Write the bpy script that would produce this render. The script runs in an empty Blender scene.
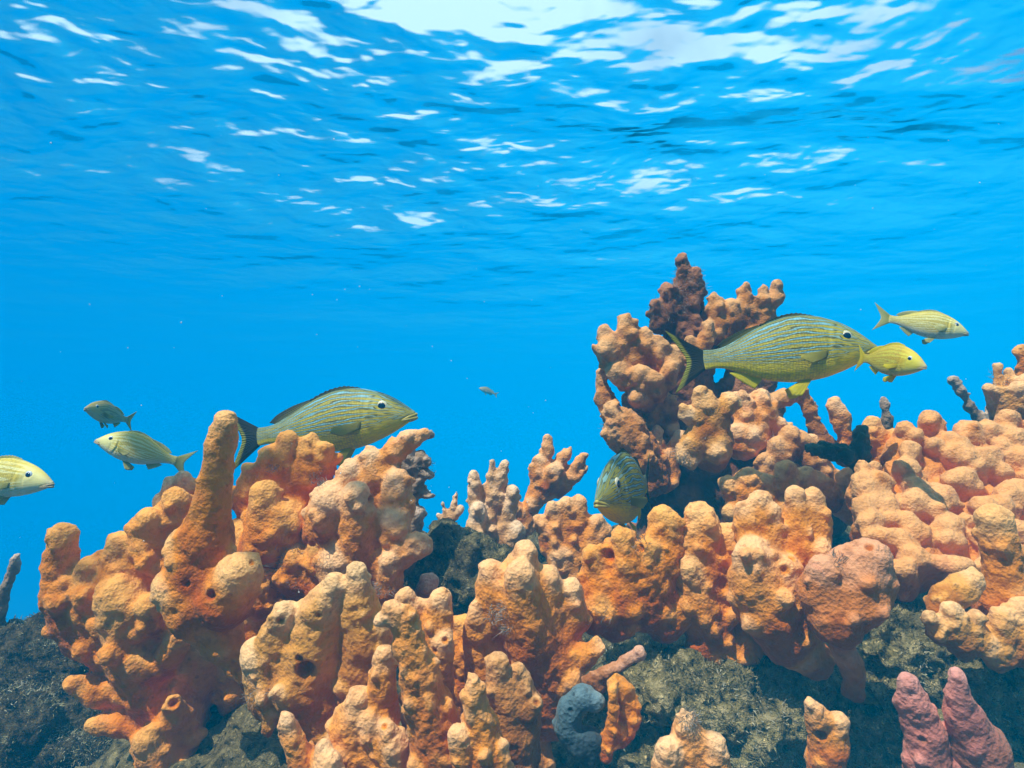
import bpy, math, random
import numpy as np

# ------------------------------------------------------------------ camera, light, exposure
SC = bpy.context.scene
COL = SC.collection
F = 600.0                                  # focal length in pixels of the 1024 px wide picture
PITCH = math.radians(9.1)
CAM = np.array([0.0, 0.0, 1.0])
cam_data = bpy.data.cameras.new("camera")
cam_data.sensor_width = 36.0
cam_data.lens = 36.0 * F / 1024.0
cam_data.clip_start = 0.01
cam_data.clip_end = 600.0
cam = bpy.data.objects.new("camera", cam_data)
cam.location = CAM
cam.rotation_euler = (math.radians(90) + PITCH, 0, 0)
COL.objects.link(cam)
SC.camera = cam

SUN_DIR = np.array([-0.36, -0.42, 0.90]); SUN_DIR /= np.linalg.norm(SUN_DIR)
elev = math.asin(SUN_DIR[2]); azim = math.atan2(SUN_DIR[0], SUN_DIR[1])
world = bpy.data.worlds.new("World")
SC.world = world
world.use_nodes = True
wn, wl = world.node_tree.nodes, world.node_tree.links
wn.clear()
w_out = wn.new("ShaderNodeOutputWorld"); w_bg = wn.new("ShaderNodeBackground")
w_sky = wn.new("ShaderNodeTexSky"); w_sky.sky_type = 'NISHITA'; w_sky.sun_disc = False
w_sky.sun_elevation = elev; w_sky.sun_rotation = azim
w_bg.inputs[1].default_value = 0.15
w_tc = wn.new("ShaderNodeTexCoord"); w_no = wn.new("ShaderNodeTexNoise"); w_no.inputs['Scale'].default_value = 2.2; w_no.inputs['Detail'].default_value = 5.0
w_mr = wn.new("ShaderNodeMapRange"); w_mr.inputs[1].default_value = 0.34; w_mr.inputs[2].default_value = 0.52
w_mx = wn.new("ShaderNodeMix"); w_mx.data_type = 'RGBA'; w_mx.inputs[7].default_value = (4.2, 5.9, 6.4, 1.0)   # cyan-tinted cloud, added to brighten the patches seen through the surface
wl.new(w_tc.outputs['Generated'], w_no.inputs['Vector']); wl.new(w_no.outputs[0], w_mr.inputs[0]); wl.new(w_mr.outputs[0], w_mx.inputs[0])
wl.new(w_sky.outputs[0], w_mx.inputs[6]); wl.new(w_mx.outputs[2], w_bg.inputs[0]); wl.new(w_bg.outputs[0], w_out.inputs[0])

sun_data = bpy.data.lights.new("sun", 'SUN')
sun_data.energy = 5.0; sun_data.angle = math.radians(0.5); sun_data.color = (1.0, 0.93, 0.83)
sun = bpy.data.objects.new("sun", sun_data)
from mathutils import Vector
sun.rotation_euler = Vector(SUN_DIR).to_track_quat('Z', 'Y').to_euler()
sun.location = (0, 0, 5)
COL.objects.link(sun)

SC.view_settings.view_transform = 'Standard'; SC.view_settings.look = 'None'
SC.view_settings.gamma = 1.0; SC.view_settings.exposure = 0.5
SC.render.engine = 'CYCLES'
cy = SC.cycles
cy.use_denoising = True
try: cy.denoiser = 'OPENIMAGEDENOISE'
except Exception: pass
cy.max_bounces = 8; cy.diffuse_bounces = 3; cy.glossy_bounces = 3; cy.volume_bounces = 3
cy.transparent_max_bounces = 12; cy.transmission_bounces = 4
cy.caustics_reflective = False; cy.caustics_refractive = False
cy.sample_clamp_indirect = 6.0
cy.volume_step_rate = 1.0

RNG = np.random.default_rng(7)
random.seed(7)

# ------------------------------------------------------------------ maths helpers
_c, _s = math.cos(PITCH), math.sin(PITCH)
def at(px, py, d):
    """point at distance d along the optical axis, seen from the camera in direction (px, py)"""
    x = (px - 512.0) / F * d; up = (384.0 - py) / F * d
    return np.array([x, d * _c - up * _s, CAM[2] + d * _s + up * _c])
def project(P):
    q = P - CAM
    d = q[:, 1] * _c + q[:, 2] * _s
    up = -q[:, 1] * _s + q[:, 2] * _c
    return 512 + F * q[:, 0] / d, 384 - F * up / d, d

_LAT = RNG.random((32, 32, 32)).astype(np.float32)
def vnoise(P, scale, off=0.0):
    """value noise in -1..1"""
    Q = P * scale + off
    i = np.floor(Q).astype(np.int64); f = (Q - i); f = f * f * (3 - 2 * f)
    i0 = i % 32; i1 = (i + 1) % 32
    def L(a, b, c): return _LAT[a, b, c]
    x0, y0, z0 = i0[:, 0], i0[:, 1], i0[:, 2]; x1, y1, z1 = i1[:, 0], i1[:, 1], i1[:, 2]
    fx, fy, fz = f[:, 0], f[:, 1], f[:, 2]
    a = L(x0, y0, z0) * (1 - fx) + L(x1, y0, z0) * fx
    b = L(x0, y1, z0) * (1 - fx) + L(x1, y1, z0) * fx
    c = L(x0, y0, z1) * (1 - fx) + L(x1, y0, z1) * fx
    d = L(x0, y1, z1) * (1 - fx) + L(x1, y1, z1) * fx
    return ((a * (1 - fy) + b * fy) * (1 - fz) + (c * (1 - fy) + d * fy) * fz) * 2 - 1
def fbm(P, scale, octs=3, off=0.0, gain=0.5):
    s = 0; a = 1.0
    for o in range(octs):
        s = s + a * vnoise(P, scale * 2.03 ** o, off + 5.17 * o); a *= gain
    return s
def smooth(a, b, x):
    t = np.clip((x - a) / (b - a), 0, 1); return t * t * (3 - 2 * t)

def mesh_np(name, V, Q, mats=None, attrs=None, smooth_sh=True, uv=None, mat_idx=None):
    """mesh from arrays; Q is (n,4) quads or (n,3) triangles"""
    me = bpy.data.meshes.new(name)
    n = len(V); k = Q.shape[1]; m = len(Q)
    me.vertices.add(n); me.vertices.foreach_set("co", np.ascontiguousarray(V, dtype=np.float32).ravel())
    me.loops.add(m * k); me.loops.foreach_set("vertex_index", np.ascontiguousarray(Q, dtype=np.int32).ravel())
    me.polygons.add(m)
    me.polygons.foreach_set("loop_start", np.arange(0, m * k, k, dtype=np.int32))
    me.polygons.foreach_set("loop_total", np.full(m, k, dtype=np.int32))
    if smooth_sh: me.polygons.foreach_set("use_smooth", np.ones(m, dtype=bool))
    if mat_idx is not None: me.polygons.foreach_set("material_index", mat_idx.astype(np.int32))
    for an, av in (attrs or {}).items():
        if av.ndim == 1:
            a = me.attributes.new(an, 'FLOAT', 'POINT'); a.data.foreach_set("value", av.astype(np.float32))
        else:
            a = me.attributes.new(an, 'FLOAT_VECTOR', 'POINT'); a.data.foreach_set("vector", av.astype(np.float32).ravel())
    me.update(calc_edges=True); me.validate()
    for mt in (mats or []): me.materials.append(mt)
    return me
def link(name, me, parent=None):
    o = bpy.data.objects.new(name, me); COL.objects.link(o)
    if parent is not None: o.parent = parent
    return o
def tag(o, label=None, cat=None, group=None, kind=None):
    if label: o['label'] = label
    if cat: o['category'] = cat
    if group: o['group'] = group
    if kind: o['kind'] = kind
    return o
def normals_of(V, Q):
    N = np.zeros_like(V)
    fn = np.cross(V[Q[:, 1]] - V[Q[:, 0]], V[Q[:, 2]] - V[Q[:, 0]])
    if Q.shape[1] == 4: fn = fn + np.cross(V[Q[:, 2]] - V[Q[:, 0]], V[Q[:, 3]] - V[Q[:, 0]])
    for j in range(Q.shape[1]):
        for c in range(3): N[:, c] += np.bincount(Q[:, j], fn[:, c], len(V))
    return N / (np.linalg.norm(N, axis=1, keepdims=True) + 1e-12)

# ------------------------------------------------------------------ node helpers
class NT:
    def __init__(self, name):
        self.m = bpy.data.materials.new(name); self.m.use_nodes = True
        self.t = self.m.node_tree; self.t.nodes.clear()
        self.out = self.t.nodes.new("ShaderNodeOutputMaterial")
    def n(self, kind, ins=None, **props):
        nd = self.t.nodes.new(kind)
        for k, v in props.items(): setattr(nd, k, v)
        for k, v in (ins or {}).items():
            s = nd.inputs[k]
            if isinstance(v, bpy.types.NodeSocket): self.t.links.new(v, s)
            else: s.default_value = v
        return nd
    def math(self, op, a, b=0.0, c=None, clamp=False):
        ins = {0: a, 1: b}
        if c is not None: ins[2] = c
        return self.n("ShaderNodeMath", ins, operation=op, use_clamp=clamp).outputs[0]
    def mix(self, f, a, b):
        nd = self.n("ShaderNodeMix", {0: f, 6: a, 7: b}, data_type='RGBA'); return nd.outputs[2]
    def ramp(self, x, lo, hi):
        return self.n("ShaderNodeMapRange", {0: x, 1: lo, 2: hi}, interpolation_type='SMOOTHSTEP').outputs[0]
    def noise(self, vec, scale, detail=3, rough=0.55, dist=0.0):
        return self.n("ShaderNodeTexNoise", {'Vector': vec, 'Scale': scale, 'Detail': detail, 'Roughness': rough, 'Distortion': dist}).outputs[0]
    def attr(self, name): return self.n("ShaderNodeAttribute", attribute_name=name)
    def obj(self): return self.n("ShaderNodeTexCoord").outputs['Object']
    def bump(self, h, strength, dist, normal=None):
        ins = {'Strength': strength, 'Distance': dist, 'Height': h}
        if normal is not None: ins['Normal'] = normal
        return self.n("ShaderNodeBump", ins).outputs[0]
    def done(self, sh, vol=False):
        self.t.links.new(sh, self.out.inputs[1 if vol else 0]); return self.m
def rgb(r, g, b): return (r, g, b, 1.0)

# ------------------------------------------------------------------ implicit surface builder (smooth union of tapered rods)
def build_field(prims, k, h):
    """prims: rows p0(3) p1(3) r0 r1 t0 t1 ; returns V, Q, tip attribute"""
    A = np.array(prims, dtype=np.float64)
    pad = 4 * k + 2 * h
    lo = np.minimum(A[:, 0:3], A[:, 3:6]) - np.maximum(A[:, 6:7], A[:, 7:8])
    hi = np.maximum(A[:, 0:3], A[:, 3:6]) + np.maximum(A[:, 6:7], A[:, 7:8])
    g0 = lo.min(0) - pad; g1 = hi.max(0) + pad
    n = np.ceil((g1 - g0) / h).astype(int) + 1
    acc = np.full(n, 1e-6, dtype=np.float32); tip = np.zeros(n, dtype=np.float32)
    ax = [g0[i] + h * np.arange(n[i]) for i in range(3)]
    for a, l, u in zip(A, lo, hi):
        i0 = np.maximum(((l - pad - g0) / h).astype(int), 0); i1 = np.minimum(((u + pad - g0) / h).astype(int) + 2, n)
        sl = tuple(slice(i0[i], i1[i]) for i in range(3))
        X = ax[0][sl[0]][:, None, None]; Y = ax[1][sl[1]][None, :, None]; Z = ax[2][sl[2]][None, None, :]
        p0, p1, r0, r1, t0, t1 = a[0:3], a[3:6], a[6], a[7], a[8], a[9]
        d = p1 - p0; dd = float(d @ d)
        if dd < 1e-12: t = 0.0 * (X + Y + Z)
        else: t = np.clip(((X - p0[0]) * d[0] + (Y - p0[1]) * d[1] + (Z - p0[2]) * d[2]) / dd, 0, 1)
        D = np.sqrt((X - p0[0] - t * d[0]) ** 2 + (Y - p0[1] - t * d[1]) ** 2 + (Z - p0[2] - t * d[2]) ** 2) - (r0 + (r1 - r0) * t)
        w = np.exp(np.clip(-D / k, -14, 14)).astype(np.float32)
        acc[sl] += w; tip[sl] += w * (t0 + (t1 - t0) * t)
    f = -k * np.log(acc); tip = tip / acc
    return surface_nets(f, g0, h, tip)

def surface_nets(f, g0, h, tip):
    s = f < 0
    n = f.shape
    c = [s[dx:n[0] - 1 + dx, dy:n[1] - 1 + dy, dz:n[2] - 1 + dz] for dx in (0, 1) for dy in (0, 1) for dz in (0, 1)]
    cnt = sum(x.astype(np.int8) for x in c)
    act = (cnt > 0) & (cnt < 8)
    I = np.argwhere(act)
    idx = np.full(act.shape, -1, dtype=np.int64); idx[act] = np.arange(len(I))
    acc = np.zeros((len(I), 3)); num = np.zeros(len(I))
    corners = [(a, b, e) for a in (0, 1) for b in (0, 1) for e in (0, 1)]
    for i, ci in enumerate(corners):
        for j in range(i + 1, 8):
            cj = corners[j]
            if sum(abs(ci[q] - cj[q]) for q in range(3)) != 1: continue
            fa = f[I[:, 0] + ci[0], I[:, 1] + ci[1], I[:, 2] + ci[2]]; fb = f[I[:, 0] + cj[0], I[:, 1] + cj[1], I[:, 2] + cj[2]]
            m = (fa < 0) != (fb < 0)
            t = np.where(m, fa / np.where(m, fa - fb, 1), 0)
            for q in range(3): acc[:, q] += np.where(m, ci[q] + t * (cj[q] - ci[q]), 0)
            num += m
    V = g0 + h * (I + acc / num[:, None])
    tv = tip[I[:, 0], I[:, 1], I[:, 2]]
    quads = []
    for axis in range(3):
        u, v = (axis + 1) % 3, (axis + 2) % 3
        sa = [slice(None)] * 3; sb = [slice(None)] * 3
        sa[axis] = slice(0, n[axis] - 1); sb[axis] = slice(1, n[axis])
        A = s[tuple(sa)]; B = s[tuple(sb)]
        for flip, M in ((False, A & ~B), (True, ~A & B)):
            E = np.argwhere(M)
            ok = (E[:, u] > 0) & (E[:, v] > 0) & (E[:, u] < n[u] - 1) & (E[:, v] < n[v] - 1)
            E = E[ok]
            def cell(du, dv):
                C = E.copy(); C[:, u] -= du; C[:, v] -= dv
                return idx[C[:, 0], C[:, 1], C[:, 2]]
            q = np.stack([cell(1, 1), cell(0, 1), cell(0, 0), cell(1, 0)], 1)
            if flip: q = q[:, ::-1]
            quads.append(q)
    return V, np.concatenate(quads), tv

def relax(V, Q, it=1, a=0.5):
    for _ in range(it):
        S = np.zeros_like(V); n = np.zeros(len(V))
        for j in range(4):
            p, q = Q[:, j], Q[:, (j + 1) % 4]
            for c in range(3):
                S[:, c] += np.bincount(p, V[q, c], len(V)) + np.bincount(q, V[p, c], len(V))
            n += np.bincount(p, minlength=len(V)) + np.bincount(q, minlength=len(V))
        V = V + a * (S / n[:, None] - V)
    return V
# ------------------------------------------------------------------ water, haze, sea floor
def water_material():
    t = NT("water_surface")
    tc = t.n("ShaderNodeNewGeometry")
    pos = tc.outputs['Position']
    mp = t.n("ShaderNodeMapping", {'Vector': pos, 'Scale': (1.0, 1.5, 1.0)}).outputs[0]
    big = t.noise(mp, 2.4, 1.5, 0.45, 0.25); small = t.noise(mp, 6.5, 1.5, 0.5, 0.2)
    h = t.math('ADD', big, t.math('MULTIPLY', small, 0.30))
    far = t.n("ShaderNodeVectorMath", {0: pos}, operation='LENGTH').outputs['Value']
    h = t.math('MULTIPLY', h, t.math('ADD', 0.12, t.math('MULTIPLY', t.ramp(far, 6.0, 2.6), 0.88)))     # ripples flattened with distance, standing in for the haze that hides them
    nrm = t.bump(h, 1.0, 0.10)
    # angle between the view ray and the wave facet decides between looking out and total reflection
    inc = tc.outputs['Incoming']
    dt = t.n("ShaderNodeVectorMath", {0: nrm, 1: inc}, operation='DOT_PRODUCT').outputs['Value']
    ct = t.math('ABSOLUTE', dt)
    fac = t.ramp(ct, WIN0, WIN1)
    gl = t.n("ShaderNodeBsdfGlossy", {'Color': rgb(0.75, 0.96, 1.0), 'Roughness': 0.14, 'Normal': nrm}).outputs[0]
    tr = t.n("ShaderNodeBsdfTransparent", {'Color': rgb(0.97, 0.99, 1.0)}).outputs[0]
    return t.done(t.n("ShaderNodeMixShader", {0: fac, 1: gl, 2: tr}).outputs[0])
WIN0, WIN1 = 0.585, 0.72

def graded(n, near, far, c=0.0):
    t = np.linspace(-1, 1, n); k = 5.5
    return c + np.sinh(k * t) / math.sinh(k) * far
def build_water():
    nx, ny = 420, 420
    xs = graded(nx, 0, 120.0); ys = graded(ny, 0, 120.0, 4.0)
    X, Y = np.meshgrid(xs, ys, indexing='ij')
    P = np.stack([X.ravel(), Y.ravel(), np.zeros(X.size)], 1)
    z = 0.0 * P[:, 0]
    r = np.random.default_rng(3)
    for i in range(26):
        lam = 0.35 * 1.12 ** i; lam = min(lam, 5.0)
        th = r.normal(1.45, 0.5); ph = r.random() * 6.28
        a = 0.0052 * lam * (1.35 if lam < 1.3 else 0.7)
        z += a * np.sin(2 * math.pi / lam * (P[:, 0] * math.cos(th) + P[:, 1] * math.sin(th)) + ph + 0.8 * vnoise(P, 0.6 / lam, i))
    fade = 0.12 + 0.88 * smooth(6.2, 2.3, np.hypot(P[:, 0], P[:, 1]))  # waves flattened farther out in place of fading into haze
    P[:, 2] = SURF_Z + z * fade
    i = np.arange((nx - 1) * (ny - 1)); a = (i // (ny - 1)) * ny + i % (ny - 1)
    Q = np.stack([a, a + ny, a + ny + 1, a + 1], 1)
    o = link("water_surface", mesh_np("water_surface", P, Q, [water_material()]))
    tag(o, "rippled underside of the sea surface with bright patches of sky", kind='structure')
SURF_Z = 2.35

def build_haze():
    import bmesh
    x, y0, y1, z0, z1 = 118.0, -114.0, 122.0, -4.6, 2.72
    V = np.array([(sx, sy, sz) for sz in (z0, z1) for sy in (y0, y1) for sx in (-x, x)])
    Q = np.array([(0, 2, 3, 1), (4, 5, 7, 6), (0, 1, 5, 4), (2, 6, 7, 3), (0, 4, 6, 2), (1, 3, 7, 5)])
    t = NT("sea_haze")
    v = t.n("ShaderNodeVolumePrincipled", {'Color': HAZE_COL, 'Density': HAZE_DENS, 'Anisotropy': HAZE_G}).outputs[0]
    m = t.done(v, vol=True)
    try: m.cycles.homogeneous_volume = True
    except Exception: pass
    o = link("haze", mesh_np("haze", V, Q, [m], smooth_sh=False))
    tag(o, "blue haze of the sea water that far things fade into", kind='stuff')
HAZE_COL = rgb(0.0, 0.50, 0.86); HAZE_DENS = 0.14; HAZE_G = -0.42

def sand_material():
    t = NT("sand")
    p = t.obj()
    c = t.mix(t.ramp(t.noise(p, 0.8, 6, 0.6), 0.35, 0.65), rgb(0.06, 0.20, 0.24), rgb(0.12, 0.30, 0.34))  # blue light of the water put into the sand colour
    n = t.bump(t.noise(p, 14, 5), 0.6, 0.03)
    return t.done(t.n("ShaderNodeBsdfPrincipled", {'Base Color': c, 'Roughness': 0.9, 'Normal': n}).outputs[0])
def build_seabed():
    nx = 260
    xs = graded(nx, 0, 119.0); ys = graded(nx, 0, 119.0, 4.0)
    X, Y = np.meshgrid(xs, ys, indexing='ij')
    P = np.stack([X.ravel(), Y.ravel(), np.zeros(X.size)], 1)
    P[:, 2] = SAND_Z + 0.05 * fbm(P, 0.5, 4)
    i = np.arange((nx - 1) ** 2); a = (i // (nx - 1)) * nx + i % (nx - 1)
    o = link("seabed", mesh_np("seabed", P, np.stack([a, a + nx, a + nx + 1, a + 1], 1), [sand_material()]))
    tag(o, "blue tinted sandy sea floor far below the reef", kind='structure')
SAND_Z = -3.0
# ------------------------------------------------------------------ sponge, coral and rock materials
def sponge_material(name, deep, mid, pale, turf=0.35, pores=1.0, scale=1.0, dark=(0.13, 0.085, 0.035)):
    t = NT(name)
    p = t.obj()
    tip = t.attr("tip").outputs['Fac']
    n1 = t.noise(p, 26 * scale, 4, 0.6, 0.4); n2 = t.noise(p, 80 * scale, 4, 0.65); n3 = t.noise(p, 9 * scale, 3, 0.5)
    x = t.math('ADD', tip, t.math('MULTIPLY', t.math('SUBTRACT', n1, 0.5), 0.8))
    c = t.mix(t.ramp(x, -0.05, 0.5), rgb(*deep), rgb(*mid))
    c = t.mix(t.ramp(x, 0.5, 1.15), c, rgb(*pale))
    c = t.mix(t.math('MULTIPLY', t.ramp(n2, 0.48, 0.70), 0.40), c, rgb(*[v * 0.5 for v in deep]))      # speckles
    pk = t.math('MULTIPLY', t.ramp(t.noise(p, 17 * scale, 2, 0.5, 1.0), 0.58, 0.72), 0.35)
    c = t.mix(pk, c, rgb(min(1, pale[0] * 1.0), pale[1] * 0.72, pale[2] * 0.85))                        # pinkish patches
    tf = t.math('MULTIPLY', t.ramp(t.math('ADD', n3, t.math('MULTIPLY', n2, 0.25)), 0.80 - 0.14 * turf, 0.92 - 0.14 * turf), 0.7)
    c = t.mix(tf, c, rgb(*dark))                                                                          # turf grown patches
    vo = t.n("ShaderNodeTexVoronoi", {'Vector': p, 'Scale': 95 * scale, 'Randomness': 1.0})
    pore = t.ramp(vo.outputs['Distance'], 0.10, 0.26)
    pick = t.math('GREATER_THAN', vo.outputs['Color'], 0.72)
    pf = t.math('MULTIPLY', t.math('MULTIPLY', t.math('SUBTRACT', 1.0, pore), pick), pores * 0.45)
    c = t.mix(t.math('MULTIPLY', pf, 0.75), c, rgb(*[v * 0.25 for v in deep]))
    fine = t.noise(p, 300 * scale, 3, 0.75)
    c = t.mix(t.math('MULTIPLY', t.ramp(fine, 0.52, 0.70), 0.2), c, rgb(*[v * 0.6 for v in mid]))
    pit = t.n("ShaderNodeTexVoronoi", {'Vector': p, 'Scale': 330 * scale, 'Randomness': 1.0}).outputs['Distance']
    h = t.math('ADD', t.math('MULTIPLY', n2, 0.5), t.math('ADD', t.math('MULTIPLY', fine, 0.5), t.math('MULTIPLY', pit, 0.3)))
    h = t.math('ADD', h, t.math('MULTIPLY', n1, 0.35))
    h = t.math('SUBTRACT', h, t.math('MULTIPLY', pf, 0.5))
    nb = t.bump(h, 0.8, 0.0036 / scale)
    b = t.n("ShaderNodeBsdfPrincipled", {'Base Color': c, 'Roughness': 0.72, 'Normal': nb, 'Specular IOR Level': 0.08,
        'Sheen Weight': 0.15, 'Sheen Roughness': 0.5, 'Sheen Tint': rgb(1.0, 0.75, 0.5)})
    return t.done(b.outputs[0])

def rock_material(name, a, b_, c_, scale=1.0):
    t = NT(name)
    p = t.obj()
    n1 = t.noise(p, 14 * scale, 6, 0.7, 0.6); n2 = t.noise(p, 70 * scale, 5, 0.75, 0.4); n3 = t.noise(p, 220 * scale, 3, 0.7)
    c = t.mix(t.ramp(n1, 0.35, 0.62), rgb(*a), rgb(*b_))
    c = t.mix(t.ramp(n2, 0.45, 0.68), c, rgb(*c_))
    c = t.mix(t.ramp(n3, 0.58, 0.72), c, rgb(c_[0] * 1.9, c_[1] * 1.8, c_[2] * 1.6))
    c = t.mix(t.ramp(n2, 0.47, 0.36), c, rgb(0.012, 0.014, 0.010))
    vo = t.n("ShaderNodeTexVoronoi", {'Vector': p, 'Scale': 60 * scale}).outputs['Distance']
    h = t.math('ADD', t.math('MULTIPLY', n2, 1.0), t.math('MULTIPLY', n3, 0.4))
    h = t.math('ADD', h, t.math('MULTIPLY', vo, 0.35))
    nb = t.bump(h, 1.0, 0.014 / scale)
    return t.done(t.n("ShaderNodeBsdfPrincipled", {'Base Color': c, 'Roughness': 0.9, 'Normal': nb, 'Specular IOR Level': 0.06}).outputs[0])

M = {
    'orange': sponge_material("orange_sponge", (0.44, 0.090, 0.002), (0.76, 0.26, 0.020), (0.88, 0.49, 0.17)),
    'deep':   sponge_material("deep_orange_sponge", (0.44, 0.080, 0.001), (0.76, 0.235, 0.010), (0.86, 0.43, 0.10), turf=0.1),
    'gold':   sponge_material("golden_sponge", (0.52, 0.120, 0.003), (0.80, 0.300, 0.034), (0.90, 0.52, 0.23), turf=0.1, pores=0.5),
    'pink':   sponge_material("peach_sponge", (0.46, 0.105, 0.004), (0.80, 0.31, 0.050), (0.92, 0.56, 0.27), turf=0.3),
    'tan':    sponge_material("tan_sponge", (0.42, 0.13, 0.010), (0.70, 0.32, 0.055), (0.88, 0.54, 0.24), turf=0.1),
    'brown':  sponge_material("brown_sponge", (0.27, 0.08, 0.006), (0.54, 0.21, 0.035), (0.80, 0.44, 0.17), turf=0.9, dark=(0.06, 0.05, 0.03)),
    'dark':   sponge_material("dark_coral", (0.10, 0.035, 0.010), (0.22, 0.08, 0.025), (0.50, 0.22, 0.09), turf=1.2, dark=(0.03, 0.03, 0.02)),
    'grey':   sponge_material("grey_coral", (0.14, 0.085, 0.045), (0.32, 0.22, 0.13), (0.66, 0.50, 0.36), turf=0.9, dark=(0.08, 0.09, 0.07)),
    'cream':  sponge_material("cream_coral", (0.48, 0.20, 0.05), (0.78, 0.44, 0.18), (0.90, 0.66, 0.42), turf=0.1),
    'rose':   sponge_material("rose_sponge", (0.42, 0.15, 0.08), (0.62, 0.21, 0.15), (0.76, 0.36, 0.28), turf=0.2),
    'slope':  sponge_material("amber_sponge", (0.46, 0.10, 0.003), (0.70, 0.24, 0.025), (0.78, 0.41, 0.15), turf=0.2, pores=0.8),
    'ball':   sponge_material("ball_sponge", (0.40, 0.10, 0.008), (0.60, 0.20, 0.04), (0.74, 0.36, 0.18), turf=0.1),
    'mauve':  sponge_material("mauve_sponge", (0.32, 0.11, 0.025), (0.50, 0.22, 0.09), (0.72, 0.42, 0.28), turf=0.2),
    'blue':   sponge_material("blue_sponge", (0.04, 0.06, 0.07), (0.085, 0.15, 0.17), (0.20, 0.30, 0.32), turf=0.0, dark=(0.05, 0.07, 0.07)),
    'green':  sponge_material("green_sponge", (0.014, 0.028, 0.016), (0.035, 0.060, 0.035), (0.10, 0.14, 0.08), turf=0.3, dark=(0.01, 0.02, 0.015)),
    'rock':   rock_material("turf_rock", (0.15, 0.125, 0.040), (0.32, 0.27, 0.10), (0.50, 0.42, 0.21)),
    'rock_black': rock_material("blackish_rubble", (0.030, 0.024, 0.010), (0.085, 0.066, 0.028), (0.18, 0.14, 0.065)),  # darkest rock tones, for the lower left ridge
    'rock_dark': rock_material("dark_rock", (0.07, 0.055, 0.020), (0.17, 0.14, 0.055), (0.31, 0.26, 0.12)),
}
PROTO = {}

# ------------------------------------------------------------------ colonies
def chains_to_prims(chains, D, dz0=0.0):
    pr = []
    for ch in chains:
        pts = []; rmin = min(q[2] for q in ch)
        for q in ch:
            x, y, r = q[:3]; dz = (q[3] if len(q) > 3 else 0.0) + 0.75 * (r - rmin)
            d = D + (dz + dz0) * D / F
            pts.append((at(x, y, d), r * D / F * (0.93 if r > 5 else 1.0)))
        n = len(pts)
        if n == 1:
            p, r = pts[0]; pr.append([*p, *p, r, r, 0.75, 0.75])
        for i in range(n - 1):
            (a, ra), (b, rb) = pts[i], pts[i + 1]
            ta = max(0.0, 1 - i / max(1, n - 1) * 1.25); tb = max(0.0, 1 - (i + 1) / max(1, n - 1) * 1.25)
            pr.append([*a, *b, ra, rb, ta, tb])
    return pr
def add_knobs(pr, density, rng, lo=0.22, hi=0.42, minr=0.0):
    out = []
    for a in pr:
        p0, p1, r0, r1 = np.array(a[0:3]), np.array(a[3:6]), a[6], a[7]
        r = max(r0, r1)
        if r < minr: continue
        L = np.linalg.norm(p1 - p0)
        n = density * (2.5 + L / r * 1.6)
        n = int(n) + (rng.random() < n % 1)
        for _ in range(n):
            t = rng.random(); d = rng.normal(size=3); d[2] = d[2] * 0.8 + 0.15; d /= np.linalg.norm(d)
            rr = r0 + (r1 - r0) * t; s = rr * rng.uniform(lo, hi); L2 = rng.uniform(0.15, 1.0) * s
            c = p0 + (p1 - p0) * t + d * (rr - s * 0.25); up = d * 0.8 + np.array([0, 0, 0.4])
            e = c + up * L2
            out.append([*c, *e, s, s * 0.85, 0.35, 0.8])
    return pr + out

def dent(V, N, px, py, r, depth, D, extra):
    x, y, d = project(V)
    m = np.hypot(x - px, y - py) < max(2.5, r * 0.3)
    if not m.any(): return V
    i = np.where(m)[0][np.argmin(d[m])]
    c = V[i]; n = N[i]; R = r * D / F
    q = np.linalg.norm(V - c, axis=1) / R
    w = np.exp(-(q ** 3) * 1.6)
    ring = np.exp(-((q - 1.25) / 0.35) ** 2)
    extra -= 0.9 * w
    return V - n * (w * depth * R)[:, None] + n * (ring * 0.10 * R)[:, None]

def colony(name, label, cat, mat, D, k, vox, chains, knob=1.0, rough=1.0, holes=(), group=None, seed=0, lo=0.22, hi=0.42, minr=5, lump=1.0, kn2=0.0, parent=None):
    """k: blend radius in px, vox: voxel in px, both at distance D"""
    rng = np.random.default_rng(100 + seed + len(label))
    s = D / F
    pr = chains_to_prims(chains, D)
    pr = add_knobs(pr, knob * 1.3, rng, lo * 0.85, hi * 0.95, minr * s)
    big = [a for a in pr if max(a[6], a[7]) > 6 * s]
    pr = pr + add_knobs(big, kn2 if kn2 else 0.28 * min(knob, 1.5), rng, 0.22, 0.42, minr * s)[len(big):]
    V, Q, tip = build_field(pr, k * s * 0.33, vox * s * 0.85)
    V = relax(V, Q, 1, 0.5)
    N = normals_of(V, Q)
    if lump:
        V = V + N * (lump * s * (1.8 * fbm(V, 1 / (22 * s), 2, seed) + 1.35 * fbm(V, 1 / (8 * s), 2, seed + 3) - 0.9 * np.abs(fbm(V, 1 / (13 * s), 2, seed + 6))))[:, None]
    if rough:
        V = V + N * (rough * s * 0.5 * fbm(V, 1 / (3.6 * s), 2, seed + 9))[:, None]
    N = normals_of(V, Q)
    ex = np.zeros(len(V))
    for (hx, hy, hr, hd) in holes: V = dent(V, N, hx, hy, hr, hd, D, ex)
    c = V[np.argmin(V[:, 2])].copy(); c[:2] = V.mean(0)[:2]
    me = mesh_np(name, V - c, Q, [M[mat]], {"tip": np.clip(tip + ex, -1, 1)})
    o = link(name, me, parent); o.location = c
    if parent is None: tag(o, label, cat, group)
    COLONIES.append((V, N))
    return o
COLONIES = []

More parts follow.
